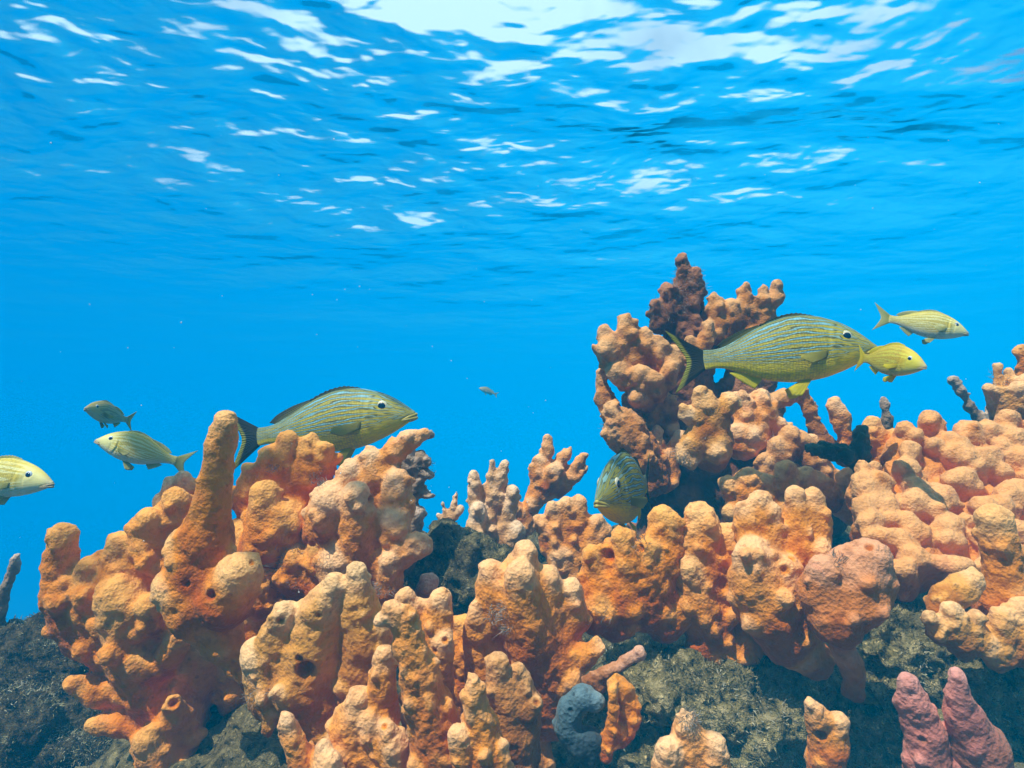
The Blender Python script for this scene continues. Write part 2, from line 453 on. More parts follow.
def grid_blobs(rng, x0, x1, y0, y1, n, r0, r1, dz0=0, dz1=0, fn=None):
    out = []
    for _ in range(n):
        x, y = rng.uniform(x0, x1), rng.uniform(y0, y1)
        if fn and not fn(x, y): continue
        r = rng.uniform(r0, r1)
        out.append([(x, y, r, rng.uniform(dz0, dz1)), (x + rng.normal() * r * .3, y + r * 1.5, r * 1.2, rng.uniform(dz0, dz1) + r * .8)])
    return out
R2 = np.random.default_rng(11)

def build_reef():
    c = colony
    G = 'orange sponges growing over the reef'
    # left mass
    c('orange_sponge', "broad rust orange knobbly sponge forming the left end of the reef above the dark rubble", 'sponge', 'deep', .64, 5, 2.6, [
        [(63, 536, 14), (60, 565, 15), (62, 598, 21), (85, 630, 28, 5)],
        [(90, 568, 15), (95, 600, 24), (110, 640, 32, 8)],
        [(122, 545, 14), (120, 580, 22), (130, 620, 36, 12)],
        [(148, 520, 14), (150, 560, 24, 5), (155, 610, 38, 14)],
        [(176, 500, 13, 12), (176, 545, 22, 14), (172, 600, 36, 18)],
        [(120, 600, 24, -14), (140, 650, 34, 0), (160, 690, 34, 6), (178, 720, 30, 8)],
        [(72, 683, 9, -6), (100, 690, 16, -2), (140, 690, 26, 6)],
        [(92, 724, 8, -10), (120, 724, 12, -8), (160, 728, 20, 0)],
        [(172, 702, 9, -26), (176, 722, 18, -16), (180, 750, 28, -6)],
        [(148, 742, 15, -26), (165, 762, 26, -16), (200, 790, 30, 0)],
        [(205, 640, 20, 12), (190, 690, 30, 14)],
        [(230, 660, 24, 30), (240, 700, 22, 34)],
        [(114, 592, 13, -22), (122, 615, 18, -12)], [(150, 606, 13, -22), (155, 625, 14, -16)], [(98, 625, 11, -12)], [(86, 650, 9, -6)], [(104, 657, 7, -8)], [(120, 663, 7, -10)],
        [(136, 660, 9, -20), (150, 672, 12, -16)], [(176, 640, 13, -12), (165, 665, 14, -8)], [(60, 600, 12, -10)], [(84, 596, 11, -12)], [(145, 560, 10, -10)], [(185, 665, 12, 0)]],
        knob=1.5, holes=[(175, 701, 5, 1.1), (200, 756, 3, 1)], seed=1, group=G)
    c('pink_sponge', "small pale pink lumpy sponge behind the tall finger sponge's left side", 'sponge', 'pink', .72, 3, 2.4, [
        [(172, 484, 8), (170, 500, 12), (172, 540, 14)], [(184, 478, 9), (186, 500, 12), (186, 540, 16)], [(160, 502, 9), (168, 530, 12)]],
        knob=1.2, seed=2, group=G)
    c('finger_sponge', "tall finger sponge with a round lumpy body, covering part of the left fish's dark tail", 'sponge', 'orange', .56, 6, 2.6, [
        [(226, 421, 11.5), (221, 445, 14), (216, 475, 16), (212, 505, 20), (205, 540, 29), (200, 575, 36), (205, 600, 38)],
        [(240, 575, 24, -6), (225, 600, 30, -4)], [(172, 590, 22, 4), (195, 605, 32, 2)],
        [(180, 545, 16, 6), (195, 570, 26, 4)],
        [(205, 610, 34), (222, 640, 22, 6), (240, 665, 15, 10), (262, 690, 12, 14)]],
        knob=1.0, holes=[(211, 593, 5, 1.4), (188, 583, 4, 1.2), (252, 560, 3, 1)], seed=3, lo=.18, hi=.34, group=G)
    c('orange_sponge', "rusty orange sponge with short rounded knobs below the left fish's belly", 'sponge', 'deep', .70, 4.5, 2.6, [
        [(288, 440, 11, 4), (285, 465, 18, 5), (280, 500, 28, 8)],
        [(310, 442, 10, 2), (308, 470, 20, 4), (300, 510, 32, 10)],
        [(323, 449, 9, 0), (322, 470, 16, 2)],
        [(268, 455, 10, 4), (266, 480, 18, 4)], [(250, 470, 10, 6), (252, 500, 22, 10)],
        [(264, 495, 16, -18), (270, 530, 24, -16), (262, 560, 26, -8)],
        [(285, 520, 22, -10), (290, 560, 28, 8), (275, 610, 26, 20)],
        [(245, 540, 24, 12), (255, 600, 26, 24)]],
        knob=1.9, kn2=.5, seed=4, lo=.2, hi=.36, group=G)
    c('orange_sponge', "peach and orange branching sponge with a blunt arm pointing right beside the grey coral", 'sponge', 'pink', .68, 4.5, 2.4, [
        [(350, 470, 12, 6), (345, 500, 22, 8), (335, 540, 32, 14)],
        [(372, 455, 9, 8), (368, 480, 18, 8), (360, 520, 28, 12)],
        [(408, 436, 8, 8), (395, 450, 12, 8), (378, 475, 20, 8), (365, 510, 26, 8)],
        [(424, 434, 6, 10), (405, 446, 9, 9), (390, 458, 12, 8)],
        [(397, 480, 15, 2), (395, 510, 20, 2), (375, 545, 28, 6)],
        [(356, 495, 14, -16), (358, 525, 20, -12), (360, 560, 26, -4)],
        [(421, 545, 13, -12), (402, 553, 14, -8), (380, 562, 18, -4), (355, 575, 26, 2)],
        [(395, 520, 17, -4), (392, 535, 18, -2)],
        [(388, 562, 10, -20), (390, 590, 16, -12)],
        [(340, 560, 26, 0), (345, 600, 26, 6)], [(330, 500, 20, -4), (325, 530, 24, 2)]],
        knob=1.7, kn2=.35, seed=5, lo=.18, hi=.34, group=G, holes=[(373, 500, 3.5, 1.2)])
    c('grey_coral', "small grey knobbly coral with branches pointing right, behind the peach sponge", 'coral', 'grey', .80, 2.2, 1.6, [
        [(431, 433, 4), (424, 435, 5), (412, 440, 6)],
        [(428, 463, 4), (420, 458, 6), (408, 470, 7), (398, 480, 9)],
        [(432, 475, 4), (424, 474, 6), (412, 466, 7)],
        [(434, 496, 3), (425, 495, 6), (416, 490, 10), (405, 500, 15)],
        [(418, 480, 6), (415, 490, 8)],
        [(418, 512, 8), (410, 530, 12), (405, 560, 14)], [(406, 452, 9), (400, 470, 12), (400, 500, 14)], [(403, 468, 9), (410, 462, 8), (418, 472, 6)]],
        knob=1.6, seed=6, minr=3, lo=.3, hi=.5)
    # small background corals in the gap
    c('cream_coral', "pale cream lumpy coral with short upright prongs in the centre gap", 'coral', 'cream', .92, 2.8, 1.8, [
        [(474, 475, 4), (475, 495, 8), (478, 530, 13)], [(505, 463, 4), (500, 480, 7), (494, 500, 10), (488, 530, 14)],
        [(492, 462, 3), (492, 475, 5), (490, 490, 8)], [(512, 490, 6), (508, 515, 10), (500, 540, 13)],
        [(478, 510, 9, -6), (474, 535, 12, -6), (485, 550, 14)], [(517, 528, 9, -4), (510, 545, 11)], [(468, 540, 8), (480, 552, 12)]],
        knob=2.0, kn2=.4, seed=7, minr=3, lo=.25, hi=.45)
    c('branching_coral', "pinkish knobbly branch coral spreading like a hand, right of the cream coral", 'coral', 'pink', 1.0, 2.6, 1.8, [
        [(547, 437, 3), (548, 450, 4.5), (545, 465, 8), (538, 490, 10), (528, 515, 9), (515, 540, 9)],
        [(565, 452, 3), (560, 465, 7), (550, 480, 10)], [(584, 456, 3.5), (575, 468, 6), (562, 480, 9), (545, 495, 10)],
        [(586, 470, 3.5), (574, 480, 6), (558, 492, 9)], [(541, 460, 5), (538, 475, 9)], [(570, 449, 2), (566, 458, 4)],
        [(556, 470, 8, -5), (548, 485, 10, -4)], [(512, 500, 6), (520, 520, 8)]],
        knob=2.4, kn2=.5, seed=8, minr=3, lo=.28, hi=.5)
    c('orange_coral', "low peach coral with many blunt lobes left of the fish facing the viewer", 'coral', 'gold', .80, 3.6, 2.2, [
        [(579, 502, 7), (578, 520, 12), (570, 545, 16)], [(552, 508, 9), (556, 530, 14), (560, 555, 16)],
        [(566, 504, 8), (566, 525, 12)], [(598, 522, 10), (590, 540, 14), (580, 560, 16)], [(604, 530, 9), (598, 550, 12)],
        [(540, 520, 7), (550, 540, 12)], [(560, 555, 11, -6), (575, 570, 18)], [(575, 580, 16), (570, 600, 18)]],
        knob=2.0, seed=9, minr=4, group=G)
    c('tiny_coral', "tiny two pronged beige coral on the dark rock in the centre gap", 'coral', 'cream', .96, 1.8, 1.4, [
        [(456, 494, 2.5), (453, 508, 4), (448, 522, 5), (446, 545, 6)], [(443, 502, 2.5), (446, 515, 4), (448, 530, 5)], [(438, 515, 3), (446, 528, 5)], [(460, 508, 3), (452, 520, 4)]],
        knob=1.6, seed=10, minr=2)
    # foreground
    c('hole_sponge', "mustard tan finger sponge with one large dark round hole in its side", 'sponge', 'tan', .50, 5, 2.4, [
        [(334, 584, 13), (322, 610, 22), (312, 650, 32), (306, 680, 36), (320, 715, 38, 8)],
        [(357, 572, 12, 2), (358, 600, 20, 2), (365, 640, 26, 4), (360, 690, 30, 8)],
        [(284, 613, 14, 2), (276, 640, 20, 6), (278, 680, 24, 10)],
        [(274, 694, 5, -22), (290, 694, 13, -12), (310, 692, 22, 0)],
        [(262, 655, 22, 16), (268, 700, 22, 20)], [(272, 712, 10, 6), (268, 732, 6, 6)],
        [(380, 625, 14, 8), (375, 665, 22, 10)], [(345, 740, 34, 16), (345, 790, 34, 20)]],
        knob=.8, holes=[(308, 672, 9, 1.7), (297, 658, 4, 1.4), (283, 621, 3.5, 1), (320, 616, 3, 1)], seed=11, lo=.16, hi=.3, group=G)
    c('finger_sponge', "tall reddish brown finger sponge with a bent tip, right in front of the mustard sponge", 'sponge', 'pink', .43, 5, 2.4, [
        [(384, 619, 9, 2), (394, 611, 12), (404, 618, 14), (410, 645, 17), (419, 675, 21), (430, 710, 26), (440, 750, 31), (448, 800, 36)]],
        knob=1.2, seed=12, lo=.16, hi=.3, group=G, rough=1.6)
    c('orange_sponge', "cluster of rounded pale orange lobes just left of the bent reddish finger sponge", 'sponge', 'gold', .46, 4.5, 2.4, [
        [(385, 655, 11), (382, 680, 14), (384, 715, 18)], [(358, 698, 13), (352, 725, 22), (355, 765, 30), (360, 800, 34)],
        [(372, 720, 15, -4), (378, 750, 20), (385, 800, 26)], [(388, 728, 9, -16), (384, 752, 16, -10)], [(395, 745, 14, -14), (395, 790, 22, -8)]],
        knob=1.1, seed=13, lo=.18, hi=.34, group=G, holes=[(383, 724, 3, 1.2)])
    c('pink_sponge', "small peach pink finger sponge leaning left, right below the mustard sponge", 'sponge', 'pink', .44, 4.5, 2.4, [
        [(287, 719, 8), (292, 738, 11), (304, 765, 16), (320, 800, 22)], [(323, 748, 8, -2), (322, 770, 14)], [(328, 764, 14, -8), (335, 790, 18, -6)]],
        knob=.8, seed=14, group=G)
    c('finger_sponge', "stubby pale finger sponge pair behind the bent reddish finger, with tiny pores", 'sponge', 'gold', .52, 4, 2.4, [
        [(405, 598, 11), (406, 620, 15), (410, 650, 18)], [(440, 600, 13), (438, 620, 16), (432, 650, 18)], [(443, 640, 12, -10), (440, 665, 13, -8), (442, 700, 14, -4)],
        [(422, 604, 8, 4), (424, 630, 14, 4)], [(425, 660, 22, 8), (425, 720, 26, 12)]],
        knob=.7, seed=15, holes=[(446, 640, 3.5, 1.1), (433, 650, 3, 1.2)], group=G)
    c('finger_sponge', "sharply pointed orange finger sponge standing in front at the bottom centre", 'sponge', 'gold', .42, 4.5, 2.4, [
        [(474, 680, 7), (474, 698, 12), (480, 725, 18), (486, 755, 24), (494, 800, 28)], [(458, 735, 10, -4), (464, 765, 16)], [(502, 745, 8, 2), (500, 790, 14)]],
        knob=1.1, seed=16, lo=.18, hi=.34, group=G)
    c('cone_sponge', "large glossy orange sponge mound shaped like a cone in the centre of the reef", 'sponge', 'gold', .53, 6, 2.6, [
        [(524, 553, 13), (522, 578, 24), (530, 610, 36), (545, 650, 42), (548, 700, 40, 6)],
        [(490, 572, 14, 2), (494, 592, 20, 2), (505, 620, 26, 4)], [(548, 578, 14, 4), (548, 600, 22, 6)], [(572, 590, 12, 6), (570, 620, 22, 10)],
        [(520, 575, 16, -20), (522, 600, 24, -14), (532, 640, 32, -8)],
        [(598, 648, 8, -4), (582, 656, 13, -4), (560, 662, 22, -2)],
        [(475, 608, 8, -2), (478, 630, 16, 2), (486, 665, 24, 8), (490, 720, 26, 12)],
        [(510, 690, 24, 10), (520, 750, 34, 16), (520, 800, 30, 16)]],
        knob=.7, seed=17, lo=.2, hi=.34, group=G)
    c('finger_sponge', "rust brown double finger sponge with a dark pore, below the large orange cone", 'sponge', 'brown', .47, 4.5, 2.4, [
        [(497, 662, 11), (502, 690, 18), (510, 730, 24), (516, 780, 26)], [(518, 672, 10, 4), (524, 700, 16, 4), (524, 750, 20, 6)],
        [(536, 702, 6, -4), (526, 712, 12, -4)]],
        knob=1.0, seed=18, holes=[(537, 700, 3.5, 1.3)], group=G)
    c('orange_sponge', "vivid orange sponge with small craters, between the orange cone and the round lobed sponge", 'sponge', 'deep', .56, 5, 2.6, [
        [(622, 538, 13), (626, 560, 22), (625, 595, 28), (615, 620, 24, 6)], [(648, 548, 12, -4), (646, 575, 20, -2), (645, 610, 24, 4)],
        [(592, 556, 12, 6), (596, 585, 20, 6), (600, 615, 20, 10)], [(664, 520, 16, 8), (664, 550, 22, 8), (655, 590, 26, 10)],
        [(600, 610, 18, -2), (595, 622, 15, 0)], [(685, 600, 26, 14), (665, 625, 20, 14)]],
        knob=1.7, kn2=.4, seed=19, lo=.2, hi=.36, group=G, holes=[(638, 548, 4, 1.3), (606, 556, 7, 1.2)], rough=1.6)
    c('orange_sponge', "orange sponge with many round pale lobes above the dark hollow right of centre", 'sponge', 'orange', .57, 5, 2.6, [
        [(700, 518, 17), (698, 545, 22), (702, 580, 28)], [(728, 535, 14, 2), (722, 560, 22, 2), (722, 600, 30, 4)],
        [(690, 568, 15, -10), (696, 600, 22, -6), (712, 630, 28, -2)], [(742, 545, 6, -4), (728, 541, 10, -2)],
        [(748, 552, 12, 4), (740, 580, 22, 4), (740, 620, 30, 4)], [(680, 540, 14, 4), (682, 570, 20, 4)],
        [(720, 650, 22, -2), (745, 650, 18, -2), (700, 648, 14, 0)], [(760, 600, 26, 8), (762, 640, 22, 10)]],
        knob=2.0, kn2=.5, seed=20, lo=.2, hi=.36, group=G, rough=1.8)
    c('golden_sponge', "smooth golden sponge with thumb shaped lobes left of the big ball sponge", 'sponge', 'gold', .53, 5, 2.6, [
        [(752, 555, 20), (755, 580, 27), (768, 610, 32), (785, 640, 26, 4)], [(772, 510, 9, 12), (770, 535, 14, 10), (772, 560, 18, 8)],
        [(795, 495, 10, 16), (798, 520, 16, 12), (796, 550, 22, 8)], [(814, 498, 11, 18), (816, 525, 16, 14), (812, 560, 22, 10)],
        [(786, 568, 15, -4), (788, 595, 22, 0), (792, 630, 28, 4)], [(760, 500, 13, 18), (758, 525, 16, 16)], [(745, 510, 12, 20), (748, 535, 15, 18)],
        [(820, 550, 14, 4), (818, 580, 20, 6)], [(800, 650, 24, 8), (815, 660, 20, 10)]],
        knob=.9, seed=21, lo=.2, hi=.36, group=G, holes=[(783, 569, 5, .9), (793, 556, 4, .6)])
    o = c('ball_sponge', "big smooth brown orange ball sponge bulging over a short pinkish stalk", 'sponge', 'ball', .49, 6, 2.6, [
        [(856, 574, 33), (852, 594, 38), (838, 620, 28)], [(824, 570, 17, -4), (824, 592, 26), (832, 612, 28)], [(868, 560, 24, -4), (864, 580, 30)], [(843, 650, 14), (853, 670, 12, 6), (853, 692, 11, 10)]],
        knob=.5, kn2=.05, lump=.9, seed=22, lo=.2, hi=.3, group=G, holes=[(868, 545, 4, 1.2)])
    # right slope
    rr = np.random.default_rng(5)
    slope = []
    for i in range(130):
        x = rr.uniform(862, 1075); top = 418 - (x - 900) * .10 if x < 1000 else 408
        if x < 900: top = 452
        y = rr.uniform(top + 8, 572)
        if y > 500 + (x - 862) * .9 + 90: continue
        r = rr.uniform(7, 15); dz = (600 - y) * .95 - 20
        slope.append([(x, y, r, dz - 10), (x + rr.normal() * 4, y + r * 1.3, r * 1.25, dz + 8)])
    for (x, y, r) in [(930, 420, 15), (905, 428, 11), (968, 432, 15), (985, 432, 14), (948, 440, 13), (1010, 438, 18), (1040, 430, 20), (1020, 460, 18), (905, 470, 16), (880, 500, 14), (1000, 470, 13)]:
        dz = (600 - y) * .95 - 20
        slope.append([(x, y, r, dz - 6), (x + 3, y + r * 1.6, r * 1.3, dz + 10)])
    for i in range(9):
        for j in range(6):
            x = 876 + i * 25; y = 452 + j * 22
            if x > 895 or y > 470: slope.append([(x, y + (14 if x < 900 else 0), 21, (600 - y) * .95 + 6)])
    c('golden_sponge', "wide golden orange sponge covered in small round bumps, spreading over the right slope", 'sponge', 'slope', .58, 4.6, 2.8, slope, knob=.75, seed=23, lo=.25, hi=.42, group=G, minr=8)
    c('orange_sponge', "thick round topped orange thumb sponge standing alone on the right slope", 'sponge', 'orange', .52, 5, 2.5, [
        [(995, 520, 17), (1000, 545, 17), (1004, 575, 18), (1002, 610, 26), (1020, 640, 26, 6)], [(1010, 590, 18, -2), (1020, 610, 20)]],
        knob=.8, seed=24, lo=.2, hi=.36, group=G)
    c('orange_sponge', "brown orange cone sponge with a dark flank right beside the dark green sponge", 'sponge', 'orange', .74, 4.5, 2.4, [
        [(873, 424, 9), (878, 442, 15), (884, 465, 22), (888, 495, 26)], [(895, 440, 13, 4), (900, 465, 20, 4)], [(850, 480, 13, 4), (868, 490, 18, 4)], [(835, 500, 14, 10), (860, 510, 20, 10)]],
        knob=1.3, seed=25, lo=.2, hi=.34, group=G)
    c('green_sponge', "dark green bushy lump shaped like a mitten, between the tower and the brown cone", 'sponge', 'green', .72, 3.5, 2.0, [
        [(860, 430, 6), (861, 446, 8), (862, 466, 10)], [(810, 448, 5), (826, 450, 8), (850, 456, 10)]], knob=3.0, kn2=.8, seed=26, lo=.18, hi=.32, rough=3)
    c('finger_coral', "short pink finger coral leaning left above the dark green lump", 'coral', 'pink', .88, 2.6, 1.8, [
        [(835, 404, 7), (840, 418, 9), (846, 440, 8), (850, 460, 9)]], knob=.9, seed=27, minr=3)
    c('coral_arch', "bent brown coral branch forming an arch against the blue water", 'coral', 'brown', .90, 2.8, 1.8, [
        [(765, 405, 9, 6), (785, 398, 9), (803, 393, 8), (810, 412, 8), (817, 432, 9), (830, 448, 9), (845, 458, 8)]], knob=1.2, seed=28, minr=3)
    c('knobbly_rod_coral', "thin grey knobbly upright coral rod behind the right slope", 'coral', 'grey', .95, 1.8, 1.5, [
        [(884, 398, 3), (885, 406, 5), (886, 414, 4), (887, 422, 6), (888, 445, 6)]], knob=1.6, seed=29, minr=2)
    c('rod_coral', "long thin grey speckled coral rod leaning left against the blue at the far right", 'coral', 'grey', .95, 1.8, 1.5, [
        [(952, 380, 3.5), (962, 393, 4), (973, 410, 5), (985, 430, 6)], [(981, 415, 5), (984, 430, 6)], [(990, 408, 3), (987, 425, 5)]], knob=1.8, seed=30, minr=2, lo=.3, hi=.5)
    c('yellow_coral', "yellow green knobbly coral crest at the right edge above the golden slope", 'coral', 'tan', .80, 2.6, 1.8, [
        [(997, 365, 3, 10), (998, 375, 4, 10), (1002, 390, 7, 8), (1004, 410, 12)], [(990, 388, 6), (1000, 398, 12), (1010, 420, 16)], [(1018, 390, 9, -6), (1012, 410, 16)], [(1030, 385, 14), (1030, 420, 20)], [(1009, 372, 4, 14), (1012, 390, 9, 8)]],
        knob=1.8, seed=31, minr=4)
    c('orange_coral', "small red orange coral knob cut by the right edge, above the yellow green crest", 'coral', 'deep', .84, 2.6, 1.8, [
        [(1021, 350, 6), (1024, 365, 7), (1026, 385, 10)]], knob=1.2, seed=32, minr=3)
    # tower
    T = 'corals and sponges on the coral tower'
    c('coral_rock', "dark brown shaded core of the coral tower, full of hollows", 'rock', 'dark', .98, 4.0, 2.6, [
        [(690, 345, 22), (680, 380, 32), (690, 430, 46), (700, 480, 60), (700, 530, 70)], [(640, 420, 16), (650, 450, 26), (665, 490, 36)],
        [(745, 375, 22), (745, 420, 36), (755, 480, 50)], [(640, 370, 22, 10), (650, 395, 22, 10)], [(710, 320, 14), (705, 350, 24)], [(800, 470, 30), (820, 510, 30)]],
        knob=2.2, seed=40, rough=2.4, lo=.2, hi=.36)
    c('round_lobed_coral', "brown orange coral head with many round lobes, left of the biggest fish's tail", 'coral', 'brown', .90, 3.2, 2.0, [
        [(625, 322, 9), (627, 335, 12), (635, 355, 18)], [(604, 332, 8), (612, 345, 12), (622, 360, 16)], [(598, 352, 6), (608, 362, 9), (622, 372, 14)],
        [(645, 335, 9), (648, 352, 14)], [(660, 345, 9, -4), (660, 362, 14)], [(672, 352, 9), (674, 372, 12)], [(615, 372, 10, -8), (630, 380, 14)],
        [(640, 375, 11, -12), (648, 388, 14, -4)], [(672, 368, 8, -12), (668, 382, 10, -4)], [(638, 398, 9, -10), (645, 402, 12)], [(606, 350, 9, -8), (622, 356, 14)], [(655, 380, 8, -16), (658, 392, 10, -8)]],
        knob=2.4, seed=41, lo=.3, hi=.52, minr=4, group=T)
    c('lobed_coral', "narrow orange brown lobes hanging at the tower's left edge below the round lobed head", 'coral', 'brown', .92, 3.0, 1.9, [
        [(599, 378, 6), (604, 392, 8), (612, 408, 10)], [(600, 398, 5), (606, 408, 7)], [(606, 412, 6), (618, 418, 10)], [(598, 372, 4), (610, 372, 8)]],
        knob=1.8, seed=42, minr=3, group=T)
    c('turfy_coral', "grey brown fuzzy coral shoulder on the tower, just above the fish facing the viewer", 'coral', 'brown', .88, 3.4, 2.0, [
        [(612, 410, 10), (622, 425, 18), (638, 450, 22), (650, 480, 20)], [(612, 432, 10), (628, 445, 16)]], knob=2.2, seed=43, rough=3.0, minr=4, group=T)
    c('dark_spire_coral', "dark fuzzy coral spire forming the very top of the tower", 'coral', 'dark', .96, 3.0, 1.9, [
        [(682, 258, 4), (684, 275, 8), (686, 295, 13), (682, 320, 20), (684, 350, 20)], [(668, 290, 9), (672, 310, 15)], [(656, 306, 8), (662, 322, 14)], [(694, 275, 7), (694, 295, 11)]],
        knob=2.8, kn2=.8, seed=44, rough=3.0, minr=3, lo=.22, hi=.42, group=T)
    c('antler_coral', "rust red coral branching right from the tower top above the big fish's back", 'coral', 'brown', .95, 3.0, 1.9, [
        [(777, 286, 5), (774, 300, 7), (764, 315, 9), (752, 330, 11), (738, 340, 13)], [(764, 290, 5), (760, 304, 8), (748, 320, 10)], [(746, 284, 4), (744, 298, 8), (738, 318, 12)],
        [(714, 296, 6), (716, 312, 11), (720, 335, 15)], [(732, 305, 8), (730, 325, 12)], [(708, 324, 6), (708, 340, 8)]],
        knob=2.0, kn2=.3, seed=45, minr=3, lo=.25, hi=.45, group=T)
    c('finger_coral', "short round tipped brown finger coral just above the big fish's tail base", 'coral', 'brown', .92, 2.8, 1.8, [
        [(708, 326, 6.5), (707, 338, 8), (700, 350, 9), (690, 358, 8)], [(690, 340, 7), (696, 352, 8)]], knob=.8, seed=46, minr=3, group=T)
    c('star_coral', "pale tan star shaped coral with thick blunt arms, below the biggest fish's tail", 'coral', 'tan', .78, 4.0, 2.2, [
        [(700, 392, 8), (706, 405, 13), (712, 420, 18), (715, 440, 18), (712, 458, 16)], [(732, 402, 10), (722, 412, 13)], [(686, 414, 8), (698, 418, 13)],
        [(684, 456, 10), (694, 445, 13), (704, 432, 15)], [(716, 452, 11, -6), (720, 445, 14)], [(690, 462, 9, -2), (695, 450, 10)]],
        knob=.9, seed=47, minr=4, lo=.25, hi=.4, group=T)
    c('lobed_coral', "orange brown lobed coral right of the star shaped coral, under the biggest fish's belly", 'coral', 'pink', .86, 3.4, 2.0, [
        [(742, 398, 9), (745, 415, 14), (752, 435, 14)], [(762, 395, 8), (764, 412, 12), (760, 430, 14)], [(750, 435, 12, -6), (760, 440, 12)], [(735, 432, 10, -6), (745, 442, 13)],
        [(762, 444, 9), (745, 448, 12, -4), (728, 444, 11, -4)], [(780, 425, 9), (785, 440, 12)], [(790, 450, 10), (800, 460, 14), (812, 470, 12)], [(770, 455, 10, 4), (785, 470, 16)], [(810, 440, 8, 6), (812, 460, 14)]],
        knob=1.8, seed=48, minr=4, group=T)
    c('lobed_coral', "small orange lobed coral low on the tower, right of the fish facing the viewer", 'coral', 'pink', .90, 3.2, 2.0, [
        [(657, 432, 7), (655, 448, 9), (660, 465, 10)], [(680, 436, 7), (675, 450, 10), (668, 465, 12)], [(643, 458, 7), (655, 465, 9), (668, 475, 11)], [(666, 455, 9), (668, 480, 12)], [(650, 470, 8), (662, 484, 10)]],
        knob=1.4, seed=49, minr=4, group=T)
    c('lobed_coral', "tan lobed coral clump below the dark hollow of the tower, behind the golden thumbs", 'coral', 'orange', .74, 3.6, 2.2, [
        [(750, 476, 9), (752, 490, 13), (762, 505, 16)], [(728, 486, 9), (736, 496, 13)], [(765, 480, 8), (770, 495, 12)], [(742, 480, 8), (744, 494, 12)], [(785, 470, 11), (788, 490, 15)], [(805, 478, 12), (808, 500, 16)], [(730, 512, 10), (740, 520, 14)], [(820, 480, 10), (830, 500, 14)], [(780, 510, 14), (790, 530, 16)]],
        knob=2.0, seed=50, minr=4, group=T)
    c('lobed_coral', "brown lobed coral in the tower's shade, between the biggest fish's tail and grey shoulder", 'coral', 'brown', .93, 3.0, 1.9, [
        [(652, 408, 8), (655, 425, 13)], [(668, 398, 8), (668, 415, 12)], [(640, 425, 8), (650, 440, 13)], [(672, 430, 9), (670, 445, 13)], [(655, 395, 6), (658, 405, 9)], [(628, 398, 7), (634, 412, 10)]],
        knob=2.2, seed=70, minr=3, group=T)
    c('lobed_coral', "brown lobed coral clump behind the dark green lump, under the arch branch", 'coral', 'brown', .84, 3.0, 2.0, [
        [(790, 432, 8), (790, 448, 13)], [(776, 445, 9), (780, 462, 14)], [(805, 440, 7), (806, 458, 12)], [(820, 462, 9), (824, 480, 14)], [(765, 462, 9), (766, 478, 13)], [(838, 478, 9), (840, 492, 13)]],
        knob=2.0, seed=71, minr=3, group=T)
    c('orange_sponge', "low deep orange sponge in the shade behind the bent reddish finger and the orange cone", 'sponge', 'deep', .62, 4, 2.4, [
        [(465, 625, 12), (465, 645, 18), (468, 680, 24)], [(445, 690, 16), (450, 720, 26)], [(480, 650, 16), (480, 690, 26)]], knob=1.8, seed=72, group=G)
    c('orange_sponge', "deep orange sponge lobes in the hollow right of the round bodied tall finger sponge", 'sponge', 'deep', .68, 4, 2.4, [
        [(262, 575, 12), (264, 600, 20)], [(295, 555, 14), (296, 580, 20)], [(320, 545, 16), (322, 580, 24)], [(250, 610, 14, 6), (255, 640, 20, 6)]], knob=2.0, seed=73, group=G)
    # lower right
    c('tan_sponge', "small rounded yellow tan sponge in the shade right of the ball sponge", 'sponge', 'tan', .51, 4, 2.4, [
        [(972, 582, 13), (960, 590, 17), (948, 598, 16), (940, 606, 14)]], knob=1.2, seed=51, lo=.18, hi=.32)
    c('knobbly_sponge', "brown knobbly sponge with pale tips on the turf covered rock, below the golden slope", 'sponge', 'tan', .50, 4, 2.4, [
        [(950, 612, 11), (952, 625, 17), (962, 640, 20)], [(974, 618, 9), (972, 635, 15)], [(930, 618, 8), (940, 632, 14)], [(1002, 618, 11), (1000, 635, 16)], [(1022, 608, 12), (1020, 630, 20), (1020, 650, 20)], [(985, 645, 13), (1000, 655, 16)]],
        knob=1.8, seed=52, lo=.22, hi=.4)
    c('pink_sponge', "dusty pink upright sponge, left one of the two pink sponges at the lower right", 'sponge', 'rose', .44, 5, 2.4, [
        [(908, 682, 10), (912, 700, 15), (924, 730, 20), (928, 775, 24), (930, 810, 26)]], knob=.3, seed=53, holes=[(921, 741, 4, 1.1)], lump=.8, group='pink sponges at the lower right')
    c('pink_sponge', "deep pink bottle shaped sponge with a narrow neck, right one of the two pink sponges", 'sponge', 'rose', .43, 5, 2.4, [
        [(957, 676, 9), (958, 695, 12), (964, 715, 18), (978, 745, 27), (985, 790, 30)]], knob=.25, seed=54, lump=.8, group='pink sponges at the lower right')
    c('hollow_sponge', "small orange sponge with one round dark opening, left of the two pink sponges", 'sponge', 'gold', .45, 4.5, 2.4, [
        [(812, 704, 8), (818, 718, 13), (828, 745, 18), (826, 800, 22)], [(838, 722, 10), (834, 745, 16)]], knob=.5, seed=55, holes=[(821, 738, 5.5, 1.6)])
    c('orange_sponge', "pale peach sponge with a ragged spiky crown, right of the blue sponge", 'sponge', 'pink', .42, 5, 2.4, [
        [(686, 722, 9), (690, 740, 20), (692, 765, 30), (690, 800, 34)], [(714, 745, 14), (712, 775, 22)], [(668, 750, 14), (672, 790, 24)],
        [(676, 714, 1.6), (680, 724, 3.5)], [(683, 709, 1.6), (684, 722, 3.5)], [(694, 712, 1.6), (692, 724, 3.5)], [(688, 716, 1.5), (688, 726, 3)]],
        knob=.3, seed=56, group=G, minr=8)
